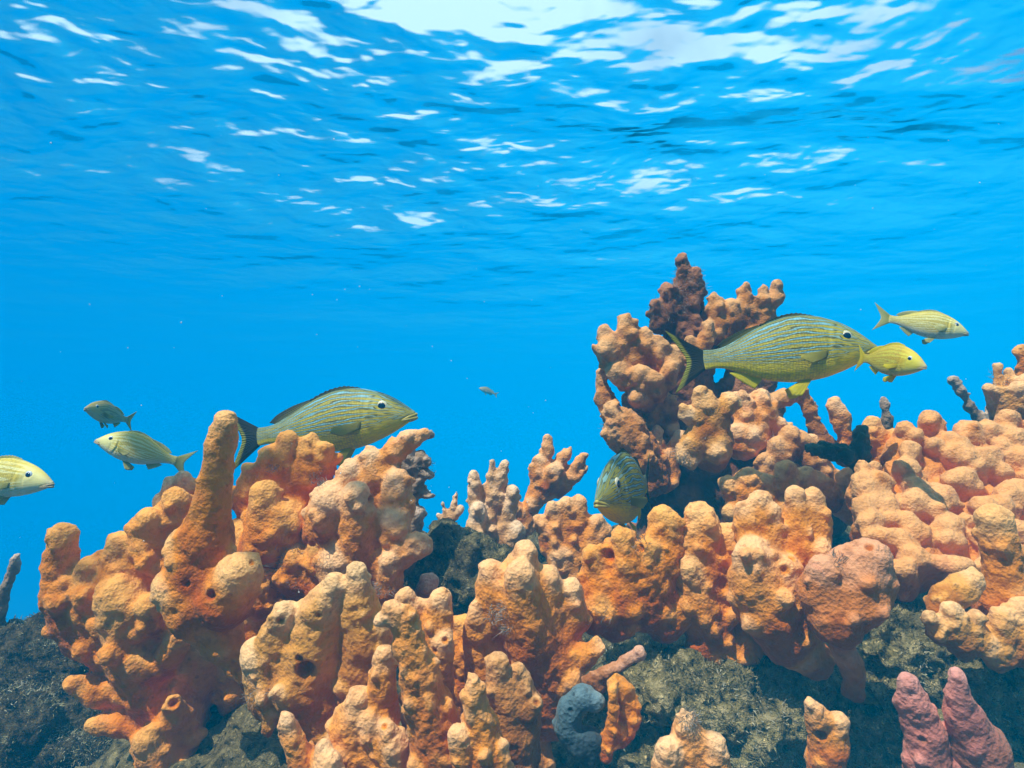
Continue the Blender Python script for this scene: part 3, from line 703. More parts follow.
    b = c('blue_sponge', "slate blue smooth sponge curled like a bean at the bottom centre", 'sponge', 'blue', .45, 3.5, 2.0, [
        [(596, 702, 10), (582, 698, 13), (570, 710, 14), (567, 728, 14), (578, 742, 15), (592, 740, 13), (588, 755, 13, 4)]], knob=.15, seed=57, lump=.5, holes=[(569, 709, 2.6, 1.3), (571, 693, 2, 1.2)])
    c('red_orange_sponge', "vivid red orange frilly sponge pressed against the slate blue sponge", 'sponge', 'deep', .45, 3.0, 2.0, [
        [(612, 684, 7), (622, 690, 11, 2), (630, 705, 11, 4), (628, 725, 12, 4), (620, 740, 10)], [(612, 690, 6, -8), (613, 715, 5, -8), (612, 735, 8, -6), (606, 752, 9, -4)]],
        knob=1.6, seed=58, lo=.25, hi=.45, minr=4)
    c('stalk_sponge', "thin pale pink stalk sponge lying on the turf rock above the blue sponge", 'sponge', 'mauve', .50, 3.0, 2.0, [
        [(640, 653, 6), (628, 660, 5.5), (615, 668, 5), (602, 674, 8, -2), (590, 682, 9, -2), (600, 686, 9, -2)]], knob=.5, seed=59, minr=4)
    c('dark_sponge', "small dark maroon ball sponge on the rock in the centre gap", 'sponge', 'mauve', .70, 3.0, 2.0, [
        [(430, 583, 10), (426, 590, 12)]], knob=.2, seed=60)
    c('rod_sponge', "leaning dark brown rod shaped sponge cut by the left edge of the picture", 'sponge', 'grey', .85, 2.4, 1.9, [
        [(16, 557, 3.5), (12, 568, 5), (6, 588, 6), (-2, 612, 8), (-4, 640, 10)]], knob=.9, seed=61, minr=3)

def rock(label, D, k, vox, chains, mat='rock', knob=1.6, seed=0, rough=1.0):
    rng = np.random.default_rng(900 + seed); s = D / F; knob *= 1.6
    pr = add_knobs(chains_to_prims(chains, D), knob, rng, .18, .42, 4 * s)
    pr = add_knobs(pr, 0.5, rng, .2, .5, 5 * s)
    V, Q, tip = build_field(pr, k * s * 0.4, vox * s)
    V = relax(V, Q, 1, 0.5); N = normals_of(V, Q)
    V = V + N * (rough * s * (6 * fbm(V, 1 / (34 * s), 2, seed) + 4.2 * fbm(V, 1 / (12 * s), 3, seed + 3) + 2.4 * fbm(V, 1 / (4.5 * s), 2, seed + 5)))[:, None]
    c = V.mean(0)
    o = link('reef_rock', mesh_np('reef_rock', V - c, Q, [M[mat]])); o.location = c
    tag(o, label, 'rock', 'turf covered rocks under the sponges')
    ROCKS.append((V, normals_of(V, Q), Q))
    return o
ROCKS = []

def build_rocks():
    rock("large olive rock furred with turf algae, under the orange sponge with round lobes", .56, 10, 3.2, [
        [(640, 690, 42, 20), (700, 700, 44, 10), (770, 720, 50, 10)], [(680, 760, 60, 10), (780, 790, 70, 10)], [(620, 720, 40, 30), (640, 790, 60, 20)], [(730, 660, 26, 30), (800, 680, 36, 20)], [(650, 672, 12, 0)], [(690, 668, 10, 6)], [(735, 690, 12, -4)], [(770, 700, 13, -6)], [(755, 740, 16, -6)], [(790, 730, 12, -10)], [(660, 700, 10, -6)]], seed=1, rough=1.25)
    rock("rough grey green rubble rock at the lower right under the pink sponges", .56, 8, 3.0, [
        [(880, 655, 10, 0)], [(900, 668, 9, -4)], [(868, 690, 12, -6)], [(935, 690, 10, -6)], [(1005, 690, 14, -8)], [(1012, 725, 12, -10)], [(870, 730, 13, -10)], [(890, 750, 14, -10)], [(990, 660, 10, 0)],
        [(880, 690, 40, 20), (860, 760, 60, 10)], [(950, 690, 46, 16), (960, 770, 60, 10)], [(905, 640, 26, 24), (900, 660, 30, 24)], [(1010, 700, 50, 16), (1040, 770, 70, 10)], [(1000, 670, 30, 10), (880, 620, 20, 26)]], seed=2, rough=1.2)
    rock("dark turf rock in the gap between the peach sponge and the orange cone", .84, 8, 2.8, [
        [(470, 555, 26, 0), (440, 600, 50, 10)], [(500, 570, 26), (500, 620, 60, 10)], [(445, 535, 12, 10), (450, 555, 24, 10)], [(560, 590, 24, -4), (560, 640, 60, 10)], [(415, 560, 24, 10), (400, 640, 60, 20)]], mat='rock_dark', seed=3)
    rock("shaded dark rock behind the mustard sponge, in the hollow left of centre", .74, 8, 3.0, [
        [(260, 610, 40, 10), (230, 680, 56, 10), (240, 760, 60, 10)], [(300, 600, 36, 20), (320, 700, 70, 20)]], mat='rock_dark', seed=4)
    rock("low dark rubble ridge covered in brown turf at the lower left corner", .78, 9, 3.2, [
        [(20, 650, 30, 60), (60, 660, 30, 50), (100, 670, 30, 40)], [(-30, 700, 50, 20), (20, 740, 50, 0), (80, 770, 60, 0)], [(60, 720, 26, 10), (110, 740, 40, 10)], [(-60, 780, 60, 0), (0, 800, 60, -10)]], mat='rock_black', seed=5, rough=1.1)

# ------------------------------------------------------------------ the reef bed the colonies stand on
def bed_height(X, Y):
    P = np.stack([X, Y, 0 * X], 1)
    h = 0.715 + 0.20 * smooth(0.45, 1.25, Y) + 0.04 * X
    h -= 0.16 * smooth(-0.28, -0.62, X) * smooth(0.3, 0.8, Y)
    h -= 0.12 * smooth(0.28, 0.1, np.hypot(X + 0.12, Y - 0.75) ) * 0
    edge = np.maximum(smooth(1.15, 2.1, Y), smooth(-0.9, -1.9, X))
    h = h - (h - (0.15 + SAND_Z * 0.5)) * edge
    edge2 = smooth(1.9, 3.2, X)
    h = h - (h - (0.15 + SAND_Z * 0.5)) * edge2
    return h + 0.030 * fbm(P, 7, 3) + 0.012 * fbm(P, 34, 3, 4)
def build_bed():
    nx, ny = 620, 460
    xs = np.linspace(-2.6, 3.6, nx); xs = np.sign(xs) * np.abs(xs) ** 1.5 / (3.1 ** 0.5) ; ys = -0.4 + 3.4 * np.linspace(0, 1, ny) ** 1.0
    X, Y = np.meshgrid(xs, ys, indexing='ij'); X = X.ravel(); Y = Y.ravel()
    V = np.stack([X, Y, bed_height(X, Y)], 1)
    i = np.arange((nx - 1) * (ny - 1)); a = (i // (ny - 1)) * ny + i % (ny - 1)
    Q = np.stack([a, a + ny, a + ny + 1, a + 1], 1)
    N = normals_of(V, Q)
    V = V + N * (0.008 * fbm(V, 60, 2, 8) + 0.012 * fbm(V, 18, 2, 1))[:, None]
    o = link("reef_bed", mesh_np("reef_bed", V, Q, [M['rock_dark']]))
    tag(o, "dark uneven reef bed under the sponges", kind='structure')
    ROCKS.append((V, N, Q))
# ------------------------------------------------------------------ fish
def fish_body_material(name, kind):
    t = NT(name)
    sep = t.n("ShaderNodeSeparateXYZ", {0: t.attr("fuv").outputs['Vector']})
    s, h = sep.outputs[0], sep.outputs[1]
    vec = t.n("ShaderNodeCombineXYZ", {0: s, 1: h, 2: sep.outputs[2]}).outputs[0]
    n = t.noise(vec, 7.0, 2, 0.5); nf = t.noise(vec, 24, 3, 0.6)
    head = t.ramp(s, 0.34, 0.20)
    if kind == 'blue':
        wob = t.math('MULTIPLY', t.math('SUBTRACT', n, 0.5), t.math('ADD', 1.3, t.math('MULTIPLY', head, 1.6)))
        arc = t.math('MULTIPLY', t.math('MULTIPLY', t.math('SUBTRACT', s, 0.5), t.math('SUBTRACT', s, 0.5)), 3.0)
        ph = t.math('ADD', t.math('ADD', t.math('MULTIPLY', h, 7.5), wob), arc)
        fr = t.math('ABSOLUTE', t.math('SUBTRACT', t.math('FRACT', ph), 0.5))
        line = t.ramp(fr, 0.17, 0.08); edge = t.math('SUBTRACT', t.ramp(fr, 0.34, 0.22), line, clamp=True)
        up = t.ramp(h, -0.70, -0.15)
        base = t.mix(up, rgb(0.84, 0.68, 0.006), rgb(0.50, 0.42, 0.02))
        base = t.mix(t.ramp(h, 0.5, 1.0), base, rgb(0.20, 0.22, 0.05))
        base = t.mix(t.math('MULTIPLY', t.ramp(nf, 0.4, 0.7), 0.4), base, rgb(0.26, 0.28, 0.06))
        m1 = t.math('MULTIPLY', edge, t.math('MULTIPLY', up, 0.8))
        c = t.mix(m1, base, rgb(0.035, 0.055, 0.035))
        c = t.mix(t.math('MULTIPLY', line, t.math('MULTIPLY', t.ramp(h, -0.50, -0.15), t.math('SUBTRACT', 0.9, t.math('MULTIPLY', head, 0.35)))), c, rgb(0.16, 0.46, 0.56))
        rough, spec = 0.5, 0.2
    elif kind in ('pale', 'dull', 'yellow'):
        lo = t.ramp(h, 0.30, 0.0)
        slant = t.math('MULTIPLY', lo, t.math('MULTIPLY', s, 5.0))
        ph = t.math('ADD', t.math('ADD', t.math('MULTIPLY', h, 5.0), slant), t.math('MULTIPLY', t.math('SUBTRACT', n, 0.5), 0.9))
        fr = t.math('ABSOLUTE', t.math('SUBTRACT', t.math('FRACT', ph), 0.5))
        line = t.ramp(fr, 0.30, 0.14)
        cols = {'pale': ((0.84, 0.80, 0.30), (0.62, 0.48, 0.02), (0.84, 0.82, 0.50)),
                'dull': ((0.52, 0.44, 0.12), (0.24, 0.20, 0.04), (0.50, 0.46, 0.20)),
                'yellow': ((0.66, 0.60, 0.05), (0.55, 0.38, 0.01), (0.62, 0.62, 0.18))}[kind]
        base = t.mix(t.ramp(h, -0.2, -0.75), rgb(*cols[0]), rgb(*cols[2]))
        body = t.math('MULTIPLY', t.ramp(s, 0.16, 0.28), t.ramp(h, -0.85, -0.45))
        c = t.mix(t.math('MULTIPLY', line, t.math('MULTIPLY', body, 0.85)), base, rgb(*cols[1]))
        c = t.mix(t.math('MULTIPLY', t.ramp(h, 0.55, 0.95), 0.55), c, rgb(*cols[1]))
        c = t.mix(t.math('MULTIPLY', t.ramp(s, 0.10, 0.0), 0.5), c, rgb(0.45, 0.36, 0.30))
        rough, spec = 0.48, 0.22
    sv = t.n("ShaderNodeVectorMath", {0: vec, 1: (60.0, 16.0, 1.0)}, operation='MULTIPLY').outputs[0]
    vo = t.n("ShaderNodeTexVoronoi", {'Vector': sv, 'Scale': 1.0, 'Randomness': 0.35}).outputs['Distance']
    scl = t.math('MULTIPLY', vo, t.math('SUBTRACT', 1.0, head))
    c = t.mix(t.math('MULTIPLY', t.ramp(scl, 0.45, 0.75), 0.35), c, rgb(0.10, 0.11, 0.05))
    nb = t.bump(t.math('ADD', scl, t.math('MULTIPLY', nf, 0.3)), 0.5, 0.002)
    b = t.n("ShaderNodeBsdfPrincipled", {'Base Color': c, 'Roughness': rough, 'Normal': nb, 'Specular IOR Level': spec})
    return t.done(b.outputs[0])
def fin_material(name, root, tip, edge=None, mid=0.5):
    t = NT(name)
    sep = t.n("ShaderNodeSeparateXYZ", {0: t.attr("fuv").outputs['Vector']})
    u, v = sep.outputs[0], sep.outputs[1]
    ray = t.math('SINE', t.math('MULTIPLY', u, 150.0))
    c = t.mix(t.ramp(v, mid - 0.35, mid + 0.35), rgb(*root), rgb(*tip))
    if edge: c = t.mix(t.ramp(v, 0.70, 0.84), c, rgb(*edge))
    c = t.mix(t.math('MULTIPLY', t.ramp(ray, 0.1, 0.9), 0.35), c, rgb(*[x * 0.45 for x in root]))
    nb = t.bump(ray, 0.4, 0.0015)
    b = t.n("ShaderNodeBsdfPrincipled", {'Base Color': c, 'Roughness': 0.55, 'Normal': nb, 'Specular IOR Level': 0.15})
    tl = t.n("ShaderNodeBsdfTranslucent", {'Color': c, 'Normal': nb})
    return t.done(t.n("ShaderNodeMixShader", {0: 0.35, 1: b.outputs[0], 2: tl.outputs[0]}).outputs[0])
def plain_material(name, col, rough=0.4, spec=0.5):
    t = NT(name)
    p = t.obj()
    c = t.mix(t.math('MULTIPLY', t.noise(p, 90, 3), 0.5), rgb(*col), rgb(*[x * 0.6 for x in col]))
    return t.done(t.n("ShaderNodeBsdfPrincipled", {'Base Color': c, 'Roughness': rough, 'Specular IOR Level': spec}).outputs[0])

FM = {k: fish_body_material(k + "_grunt_skin", k) for k in ('blue', 'pale', 'dull', 'yellow')}
FM['fin_yellow'] = fin_material("yellow_fin", (0.78, 0.66, 0.008), (0.88, 0.78, 0.015))
FM['fin_pale'] = fin_material("pale_yellow_fin", (0.52, 0.52, 0.10), (0.68, 0.66, 0.22))
FM['fin_dull'] = fin_material("dull_fin", (0.38, 0.34, 0.05), (0.62, 0.52, 0.05))
FM['fin_olive'] = fin_material("olive_fin", (0.34, 0.32, 0.04), (0.48, 0.44, 0.06))
FM['tail_dark'] = fin_material("dark_tail", (0.035, 0.042, 0.022), (0.022, 0.026, 0.018), (0.36, 0.36, 0.03), mid=0.3)
FM['dorsal_dark'] = fin_material("dark_dorsal", (0.20, 0.20, 0.04), (0.07, 0.08, 0.03), (0.05, 0.06, 0.02))
FM['white'] = plain_material("eye_iris", (0.72, 0.70, 0.45), 0.15)
FM['silver'] = plain_material("eye_iris_silver", (0.60, 0.70, 0.74), 0.15)
FM['black'] = plain_material("eye_pupil", (0.006, 0.009, 0.02), 0.08, 0.8)
FM['lip'] = plain_material("pale_lips", (0.42, 0.36, 0.18), 0.5)
FM['lip_yellow'] = plain_material("yellow_lips", (0.50, 0.42, 0.06), 0.5)
FM['mouth'] = plain_material("mouth_inside", (0.05, 0.02, 0.012), 0.7)

PT = np.array([(0, .006), (.02, .028), (.05, .055), (.1, .096), (.15, .128), (.2, .154), (.3, .190), (.4, .206), (.5, .202), (.6, .178), (.7, .140), (.8, .094), (.88, .062), (.94, .052), (1, .056)])
PB = np.array([(0, -.022), (.02, -.036), (.05, -.052), (.1, -.076), (.15, -.096), (.2, -.114), (.3, -.142), (.4, -.156), (.5, -.156), (.6, -.145), (.7, -.118), (.8, -.080), (.88, -.056), (.94, -.049), (1, -.054)])
PW = np.array([(0, .012), (.02, .024), (.05, .036), (.1, .052), (.15, .066), (.2, .077), (.3, .090), (.4, .092), (.5, .086), (.6, .074), (.7, .057), (.8, .038), (.88, .024), (.94, .017), (1, .012)])
def sm_interp(x, T):
    # smooth the polyline a little
    return sum(np.interp(np.clip(x + d, 0, 1), T[:, 0], T[:, 1]) * w for d, w in ((-.02, .25), (0, .5), (.02, .25)))
class FishShape:
    def __init__(s, L, deep=1.0, bend=0.0, thick=1.0): s.L, s.deep, s.bend, s.thick = L, deep, bend, thick
    def top(s, u): return sm_interp(u, PT) * s.deep
    def bot(s, u): return sm_interp(u, PB) * s.deep
    def wid(s, u): return sm_interp(u, PW) * s.thick
    def place(s, P):
        """P in fish units: x = distance from the snout; bends the tail sideways; to metres, nose at +x"""
        P = np.array(P, dtype=float); x = P[:, 0]
        P2 = P.copy(); off = s.bend * np.clip(x - 0.35, 0, None) ** 2
        P2[:, 1] += off; P2[:, 0] = 0.5 - x + 0.0
        return P2 * s.L
def fish_body(sh, mat, parent):
    nu, nv = 100, 52
    u = np.linspace(0, 1, nu) ** 1.25; th = np.linspace(0, 2 * math.pi, nv, endpoint=False)
    U, TH = np.meshgrid(u, th, indexing='ij')
    t, b, w = sh.top(U), sh.bot(U), sh.wid(U)
    mid = (t * 0.42 + b * 0.58); up = np.sin(TH) >= 0
    h = np.sin(TH); z = np.where(up, mid + (t - mid) * h, mid + (mid - b) * h)
    cy_ = np.cos(TH); y = w * np.sign(cy_) * np.abs(cy_) ** np.where(up, 1.15, 0.9)
    g = U - (0.285 - 0.07 * (h - 0.05) ** 2)
    gm = np.clip(1.3 - np.abs(h) * 1.3, 0, 1)
    y = y * (1 + gm * (0.07 * np.exp(-((g + .012) / .02) ** 2) - 0.10 * np.exp(-((g - .008) / .008) ** 2)))
    g2 = U - (0.215 - 0.05 * (h + .1) ** 2)
    y = y * (1 - gm * 0.05 * np.exp(-((g2) / .008) ** 2))
    # mouth groove
    zm = -0.016 - 0.25 * U
    gr = np.exp(-((z - zm) / .007) ** 2) * np.clip(1 - U / 0.085, 0, 1)
    y = y * (1 - 0.35 * gr); x = U + 0.022 * gr
    # eye socket rim
    er = np.hypot(U - 0.185, z - 0.058); y = y * (1 + 0.05 * np.exp(-((er - .042) / .010) ** 2))
    V = np.stack([x.ravel(), y.ravel(), z.ravel()], 1)
    hh = np.where(up, (z - mid) / (t - mid + 1e-6), (z - mid) / (mid - b + 1e-6)).ravel()
    V = np.concatenate([V, [[-.006, 0, -.012], [1.012, 0, 0]]]); n0 = nu * nv
    A = []
    for i in range(nu - 1):
        for j in range(nv): A.append((i * nv + j, i * nv + (j + 1) % nv, (i + 1) * nv + (j + 1) % nv, (i + 1) * nv + j))
    for j in range(nv):
        A.append((n0, (j + 1) % nv, j, j)); A.append((n0 + 1, (nu - 1) * nv + j, (nu - 1) * nv + (j + 1) % nv, (nu - 1) * nv + (j + 1) % nv))
    A = np.array(A)
    quad = A[A[:, 2] != A[:, 3]]; tri = A[A[:, 2] == A[:, 3]][:, :3]
    fu = np.concatenate([np.stack([U.ravel(), hh, np.sign(V[:n0, 1]) * 0.3], 1), [[0, 0, 0], [1, 0, 0]]])
    faces = [tuple(q) for q in quad] + [tuple(q) for q in tri]
    me = bpy.data.meshes.new("body"); P = sh.place(V)
    me.from_pydata([tuple(p) for p in P], [], faces); me.polygons.foreach_set("use_smooth", [True] * len(faces))
    a = me.attributes.new("fuv", 'FLOAT_VECTOR', 'POINT'); a.data.foreach_set("vector", fu.astype(np.float32).ravel())
    me.materials.append(mat); me.update()
    import bmesh
    bm = bmesh.new(); bm.from_mesh(me); bmesh.ops.recalc_face_normals(bm, faces=bm.faces); bm.to_mesh(me); bm.free()
    return link("body", me, parent)
def catmull(pts, n):
    pts = np.array(pts, dtype=float); m = len(pts)
    P = np.concatenate([[2 * pts[0] - pts[1]], pts, [2 * pts[-1] - pts[-2]]])
    out = []
    for t in np.linspace(0, m - 1 - 1e-9, n):
        i = int(t); f = t - i; a, b, c, d = P[i:i + 4]
        out.append(0.5 * (2 * b + (c - a) * f + (2 * a - 5 * b + 4 * c - d) * f * f + (3 * b - a - 3 * c + d) * f ** 3))
    return np.array(out)
def fin(name, sh, base, tip, mat, parent, nu=26, nv=9, thick=.0035, ripple=.003, spiny=0.0):
    B = catmull(base, nu); T = catmull(tip, nu)
    u = np.linspace(0, 1, nu); v = np.linspace(0, 1, nv)
    rows = []
    sp = 1 - spiny * (np.abs(((u * 11) % 1) - 0.5) * 2) ** 0.8
    for side in (1, -1):
        for i in range(nu):
            for j in range(nv):
                k = v[j] * (1 if j < nv - 1 else 1) * (1 - (1 - sp[i]) * v[j])
                p = B[i] + (T[i] - B[i]) * k
                th = thick * (1 - 0.8 * v[j]) * min(1.0, 6 * min(u[i], 1 - u[i]) + .15) * (1 if j < nv - 1 else 0.05)
                p = p + np.array([0, side * th + ripple * math.sin(u[i] * 70) * v[j] * 0.5 + ripple * math.sin(u[i] * 5 + 1) * v[j] * 2, 0])
                rows.append((p, (u[i], v[j], side)))
    n1 = nu * nv
    F_ = []
    for s_ in (0, 1):
        for i in range(nu - 1):
            for j in range(nv - 1):
                a = s_ * n1 + i * nv + j; q = (a, a + 1, a + nv + 1, a + nv)
                F_.append(q if s_ else q[::-1])
    def edge(idx):
        for a, b in zip(idx[:-1], idx[1:]): F_.append((a, b, b + n1, a + n1))
    edge([i * nv + nv - 1 for i in range(nu)]); edge([i * nv for i in range(nu)][::-1])
    edge(list(range(nv))); edge([(nu - 1) * nv + j for j in range(nv)][::-1])
    P = sh.place([r[0] for r in rows]); uv = np.array([r[1] for r in rows])
    return link(name, mesh_np(name, P, np.array(F_), [mat], {"fuv": uv}), parent)
def ball(name, c, r, mat, parent, sq=(1, 1, 1), n=20):
    V = []; F_ = []
    for i in range(n + 1):
        a = math.pi * i / n
        for j in range(2 * n):
            b = math.pi * j / n
            V.append((c[0] + r * sq[0] * math.sin(a) * math.cos(b), c[1] + r * sq[1] * math.cos(a), c[2] + r * sq[2] * math.sin(a) * math.sin(b)))
    for i in range(n):
        for j in range(2 * n):
            F_.append((i * 2 * n + j, i * 2 * n + (j + 1) % (2 * n), (i + 1) * 2 * n + (j + 1) % (2 * n), (i + 1) * 2 * n + j))
    me = bpy.data.meshes.new(name); me.from_pydata(V, [], F_); me.polygons.foreach_set("use_smooth", [True] * len(F_)); me.materials.append(mat)
    me.update(); return link(name, me, parent)
def tube(name, pts, rads, mat, parent, n=10):
    pts = np.array(pts); V = []; F_ = []
    for i, p in enumerate(pts):
        d = pts[min(i + 1, len(pts) - 1)] - pts[max(i - 1, 0)]; d /= np.linalg.norm(d)
        a = np.cross(d, [0, 0, 1.0]); a /= np.linalg.norm(a); b = np.cross(d, a)
        for j in range(n):
            q = 2 * math.pi * j / n; V.append(tuple(p + rads[i] * (a * math.cos(q) + b * math.sin(q))))
    for i in range(len(pts) - 1):
        for j in range(n): F_.append((i * n + j, i * n + (j + 1) % n, (i + 1) * n + (j + 1) % n, (i + 1) * n + j))
    F_.append(tuple(range(n))[::-1]); F_.append(tuple(range((len(pts) - 1) * n, len(pts) * n)))
    me = bpy.data.meshes.new(name); me.from_pydata(V, [], F_); me.polygons.foreach_set("use_smooth", [True] * len(F_)); me.materials.append(mat)
    me.update(); return link(name, me, parent)

def grunt(name, label, nose, tail, kind, deep=1.0, bend=0.0, roll=0.0, dorsal=1.0, tailspread=1.0, tail_bend=0.0, group='striped grunts swimming over the reef', thick=1.0, small=False):
    pn, pt = at(*nose), at(*tail)
    L = float(np.linalg.norm(pn - pt)); X = (pn - pt) / L
    Y = np.cross([0, 0, 1.0], X); Y /= np.linalg.norm(Y); Z = np.cross(X, Y)
    cr, sr = math.cos(roll), math.sin(roll)
    Y, Z = Y * cr + Z * sr, Z * cr - Y * sr
    from mathutils import Matrix
    R = Matrix(((X[0], Y[0], Z[0], 0), (X[1], Y[1], Z[1], 0), (X[2], Y[2], Z[2], 0), (0, 0, 0, 1)))
    mid = (pn + pt) / 2
    root = bpy.data.objects.new(name, None); COL.objects.link(root); root.empty_display_size = 0.02
    root.matrix_world = Matrix.Translation(Vector(mid)) @ R
    tag(root, label, 'fish', group)
    sh = FishShape(L, deep, bend, thick)
    fish_body(sh, FM[kind], root)
    if small:
        yf = FM['fin_pale']
    yf = FM[{'blue': 'fin_yellow', 'pale': 'fin_pale', 'dull': 'fin_dull', 'yellow': 'fin_yellow'}[kind]]
    tf = FM['tail_dark'] if kind == 'blue' else yf
    df = FM['dorsal_dark'] if kind == 'blue' else yf
    top = lambda u, d=0.0: (u, 0, float(sh.top(np.array(u))) + d)
    bot = lambda u, d=0.0: (u, 0, float(sh.bot(np.array(u))) - d)
    # tail
    k = tailspread
    fin('tail_fin', sh, [(.975, 0, .046), (.985, 0, .02), (.985, 0, -.02), (.975, 0, -.046)],
        [(1.215, 0, .205 * k), (1.15, 0, .10 * k), (1.105, 0, 0), (1.14, 0, -.10 * k), (1.195, 0, -.20 * k)], tf, root, nu=44, nv=12, thick=.008)
    # dorsal: low spiny front, soft rear
    fin('spiny_dorsal_fin', sh, [top(.30, -.012), top(.42, -.012), top(.52, -.012), top(.63, -.012)],
        [top(.335, .012 * dorsal), top(.43, .026 * dorsal), top(.54, .024 * dorsal), top(.66, .020 * dorsal)], df, root, nu=48, spiny=.2)
    fin('soft_dorsal_fin', sh, [top(.63, -.012), top(.72, -.012), top(.80, -.012), top(.87, -.010)],
        [top(.66, .022 * dorsal), top(.76, .048 * dorsal), top(.86, .052 * dorsal), top(.92, .020 * dorsal)], df, root, nu=30)
    fin('anal_fin', sh, [bot(.66, -.012), bot(.72, -.012), bot(.80, -.010)], [bot(.72, .075), bot(.80, .055), bot(.86, .022)], yf, root, nu=22)
    for sd in (1, -1):
        w = .028
        fin('pelvic_fin', sh, [(.38, sd * w, -.128 * deep), (.41, sd * (w - .004), -.135 * deep), (.43, sd * (w - .01), -.14 * deep)],
            [(.47, sd * (w + .02), -.235 * deep), (.52, sd * (w + .015), -.235 * deep), (.54, sd * (w + .005), -.19 * deep)], yf, root, nu=16)
        wy = float(sh.wid(np.array(.31)))
        fin('pectoral_fin', sh, [(.305, sd * wy * .96, -.010), (.31, sd * wy * .95, -.035), (.315, sd * wy * .9, -.058)],
            [(.47, sd * (wy + .035), -.030), (.48, sd * (wy + .045), -.060), (.42, sd * (wy + .035), -.092)], FM['fin_olive'] if kind == 'blue' else yf, root, nu=18, ripple=.002)
        we = float(sh.wid(np.array(.185)))
        ec = sh.place([(.185, sd * we * .72, .060 * deep)])[0]
        e = ball('eye', ec, .036 * L, FM['white'] if kind == 'blue' else FM['silver'], root, (1, .46, 1))
        ball('pupil', ec + np.array([.002 * L, sd * .0068 * L, 0]), .0245 * L, FM['black'], e, (1.08, .52, 1), n=14)
    if not small:
        for nm, dz, rr in (('upper_lip', .009, .0100), ('lower_lip', -.012, .0105)):
            pts = []; rs = []
            for a in np.linspace(-1, 1, 21):
                u = .075 * abs(a) ** 1.5; wdt = float(sh.wid(np.array(u))) * .98
                x = u - .006 * (1 - abs(a)); pts.append((x, wdt * (np.sign(a) * min(1, abs(a) * 1.6)), -.018 + dz * (1 - abs(a) ** 2) - .30 * u))
                rs.append(rr * L * (1 - .6 * abs(a) ** 3))
            tube(nm, sh.place(pts), rs, FM['lip_yellow' if kind == 'blue' else 'lip'], root)
    return root

def build_fish():
    grunt('striped_grunt', "large blue striped yellow fish with a dark tail, beside the coral tower", (876, 347, .68), (704, 360, .70), 'blue', deep=1.13, dorsal=.8)
    grunt('striped_grunt', "blue striped olive fish whose dark tail is behind the tall finger sponge", (415, 413, .84), (258, 437, .86), 'blue', deep=1.04, dorsal=.9)
    grunt('striped_grunt', "striped fish facing the viewer with closed lips, beside the foot of the coral tower", (597, 500, .61), (652, 484, .78), 'blue', deep=1.14, bend=-.1, thick=.88)
    grunt('small_grunt', "small bright yellow fish overlapping the snout of the large striped fish", (926, 366, .58), (858, 358, .655), 'yellow', deep=1.12, bend=.25, dorsal=1.2)
    grunt('small_grunt', "small pale yellow fish alone at the far right in open water, facing right", (968, 333, 1.0), (889, 319, 1.02), 'pale', deep=1.05)
    grunt('small_grunt', "pale yellow striped fish facing left in open water, lower of the pair at left", (96, 440, .90), (176, 461, .92), 'pale', deep=1.10)
    grunt('small_grunt', "dull grey olive fish facing left just above the pale yellow striped one", (85, 408, 1.0), (127, 420, 1.10), 'dull', deep=1.0)
    grunt('small_grunt', "pale striped fish with only its front half in the picture, at the left edge", (53, 483, .84), (-52, 476, .86), 'pale', deep=.90)
    grunt('tiny_fish', "tiny dark fish far off in the blue water between the reef's two halves", (479, 388, 3.4), (495, 394, 3.42), 'dull', small=True, group='striped grunts swimming over the reef')
# ------------------------------------------------------------------ turf algae and drifting specks
def blades(V, N, Q, n, rng, hmin, hmax, w, keep=None):
    i = rng.integers(0, len(V), n)
    P, M_ = V[i], N[i]
    x, y, d = project(P)
    ok = (x > -60) & (x < 1084) & (y < 830) & (y > 200) & (M_[:, 2] > -0.3) & (d < 1.7) & (d > 0.25) & (fbm(P, 45, 3, 2) + 0.35 * rng.normal(size=len(P)) > -0.05)
    P, M_ = P[ok] + rng.normal(size=(ok.sum(), 3)) * 0.001, M_[ok]
    k = len(P)
    h = rng.uniform(hmin, hmax, k)[:, None]
    side = np.cross(M_, rng.normal(size=(k, 3))); side /= np.linalg.norm(side, axis=1, keepdims=True) + 1e-9
    lean = rng.normal(size=(k, 3)) * 0.55; dr = M_ + lean; dr /= np.linalg.norm(dr, axis=1, keepdims=True)
    d2 = dr + rng.normal(size=(k, 3)) * 0.6
    W = side * w
    pts = np.stack([P - W, P + W, P + dr * h * .5 + W * .8, P + dr * h * .5 - W * .8, P + dr * h * .5 + d2 * h * .4], 1)
    V2 = pts.reshape(-1, 3); b = np.arange(k)[:, None] * 5
    T = np.concatenate([b + [0, 1, 2], b + [0, 2, 3], b + [3, 2, 4]])
    return V2, T, np.repeat(np.clip(0.5 + 0.9 * fbm(P, 30, 2, 9) + 0.3 * rng.normal(size=k), 0, 1), 5)
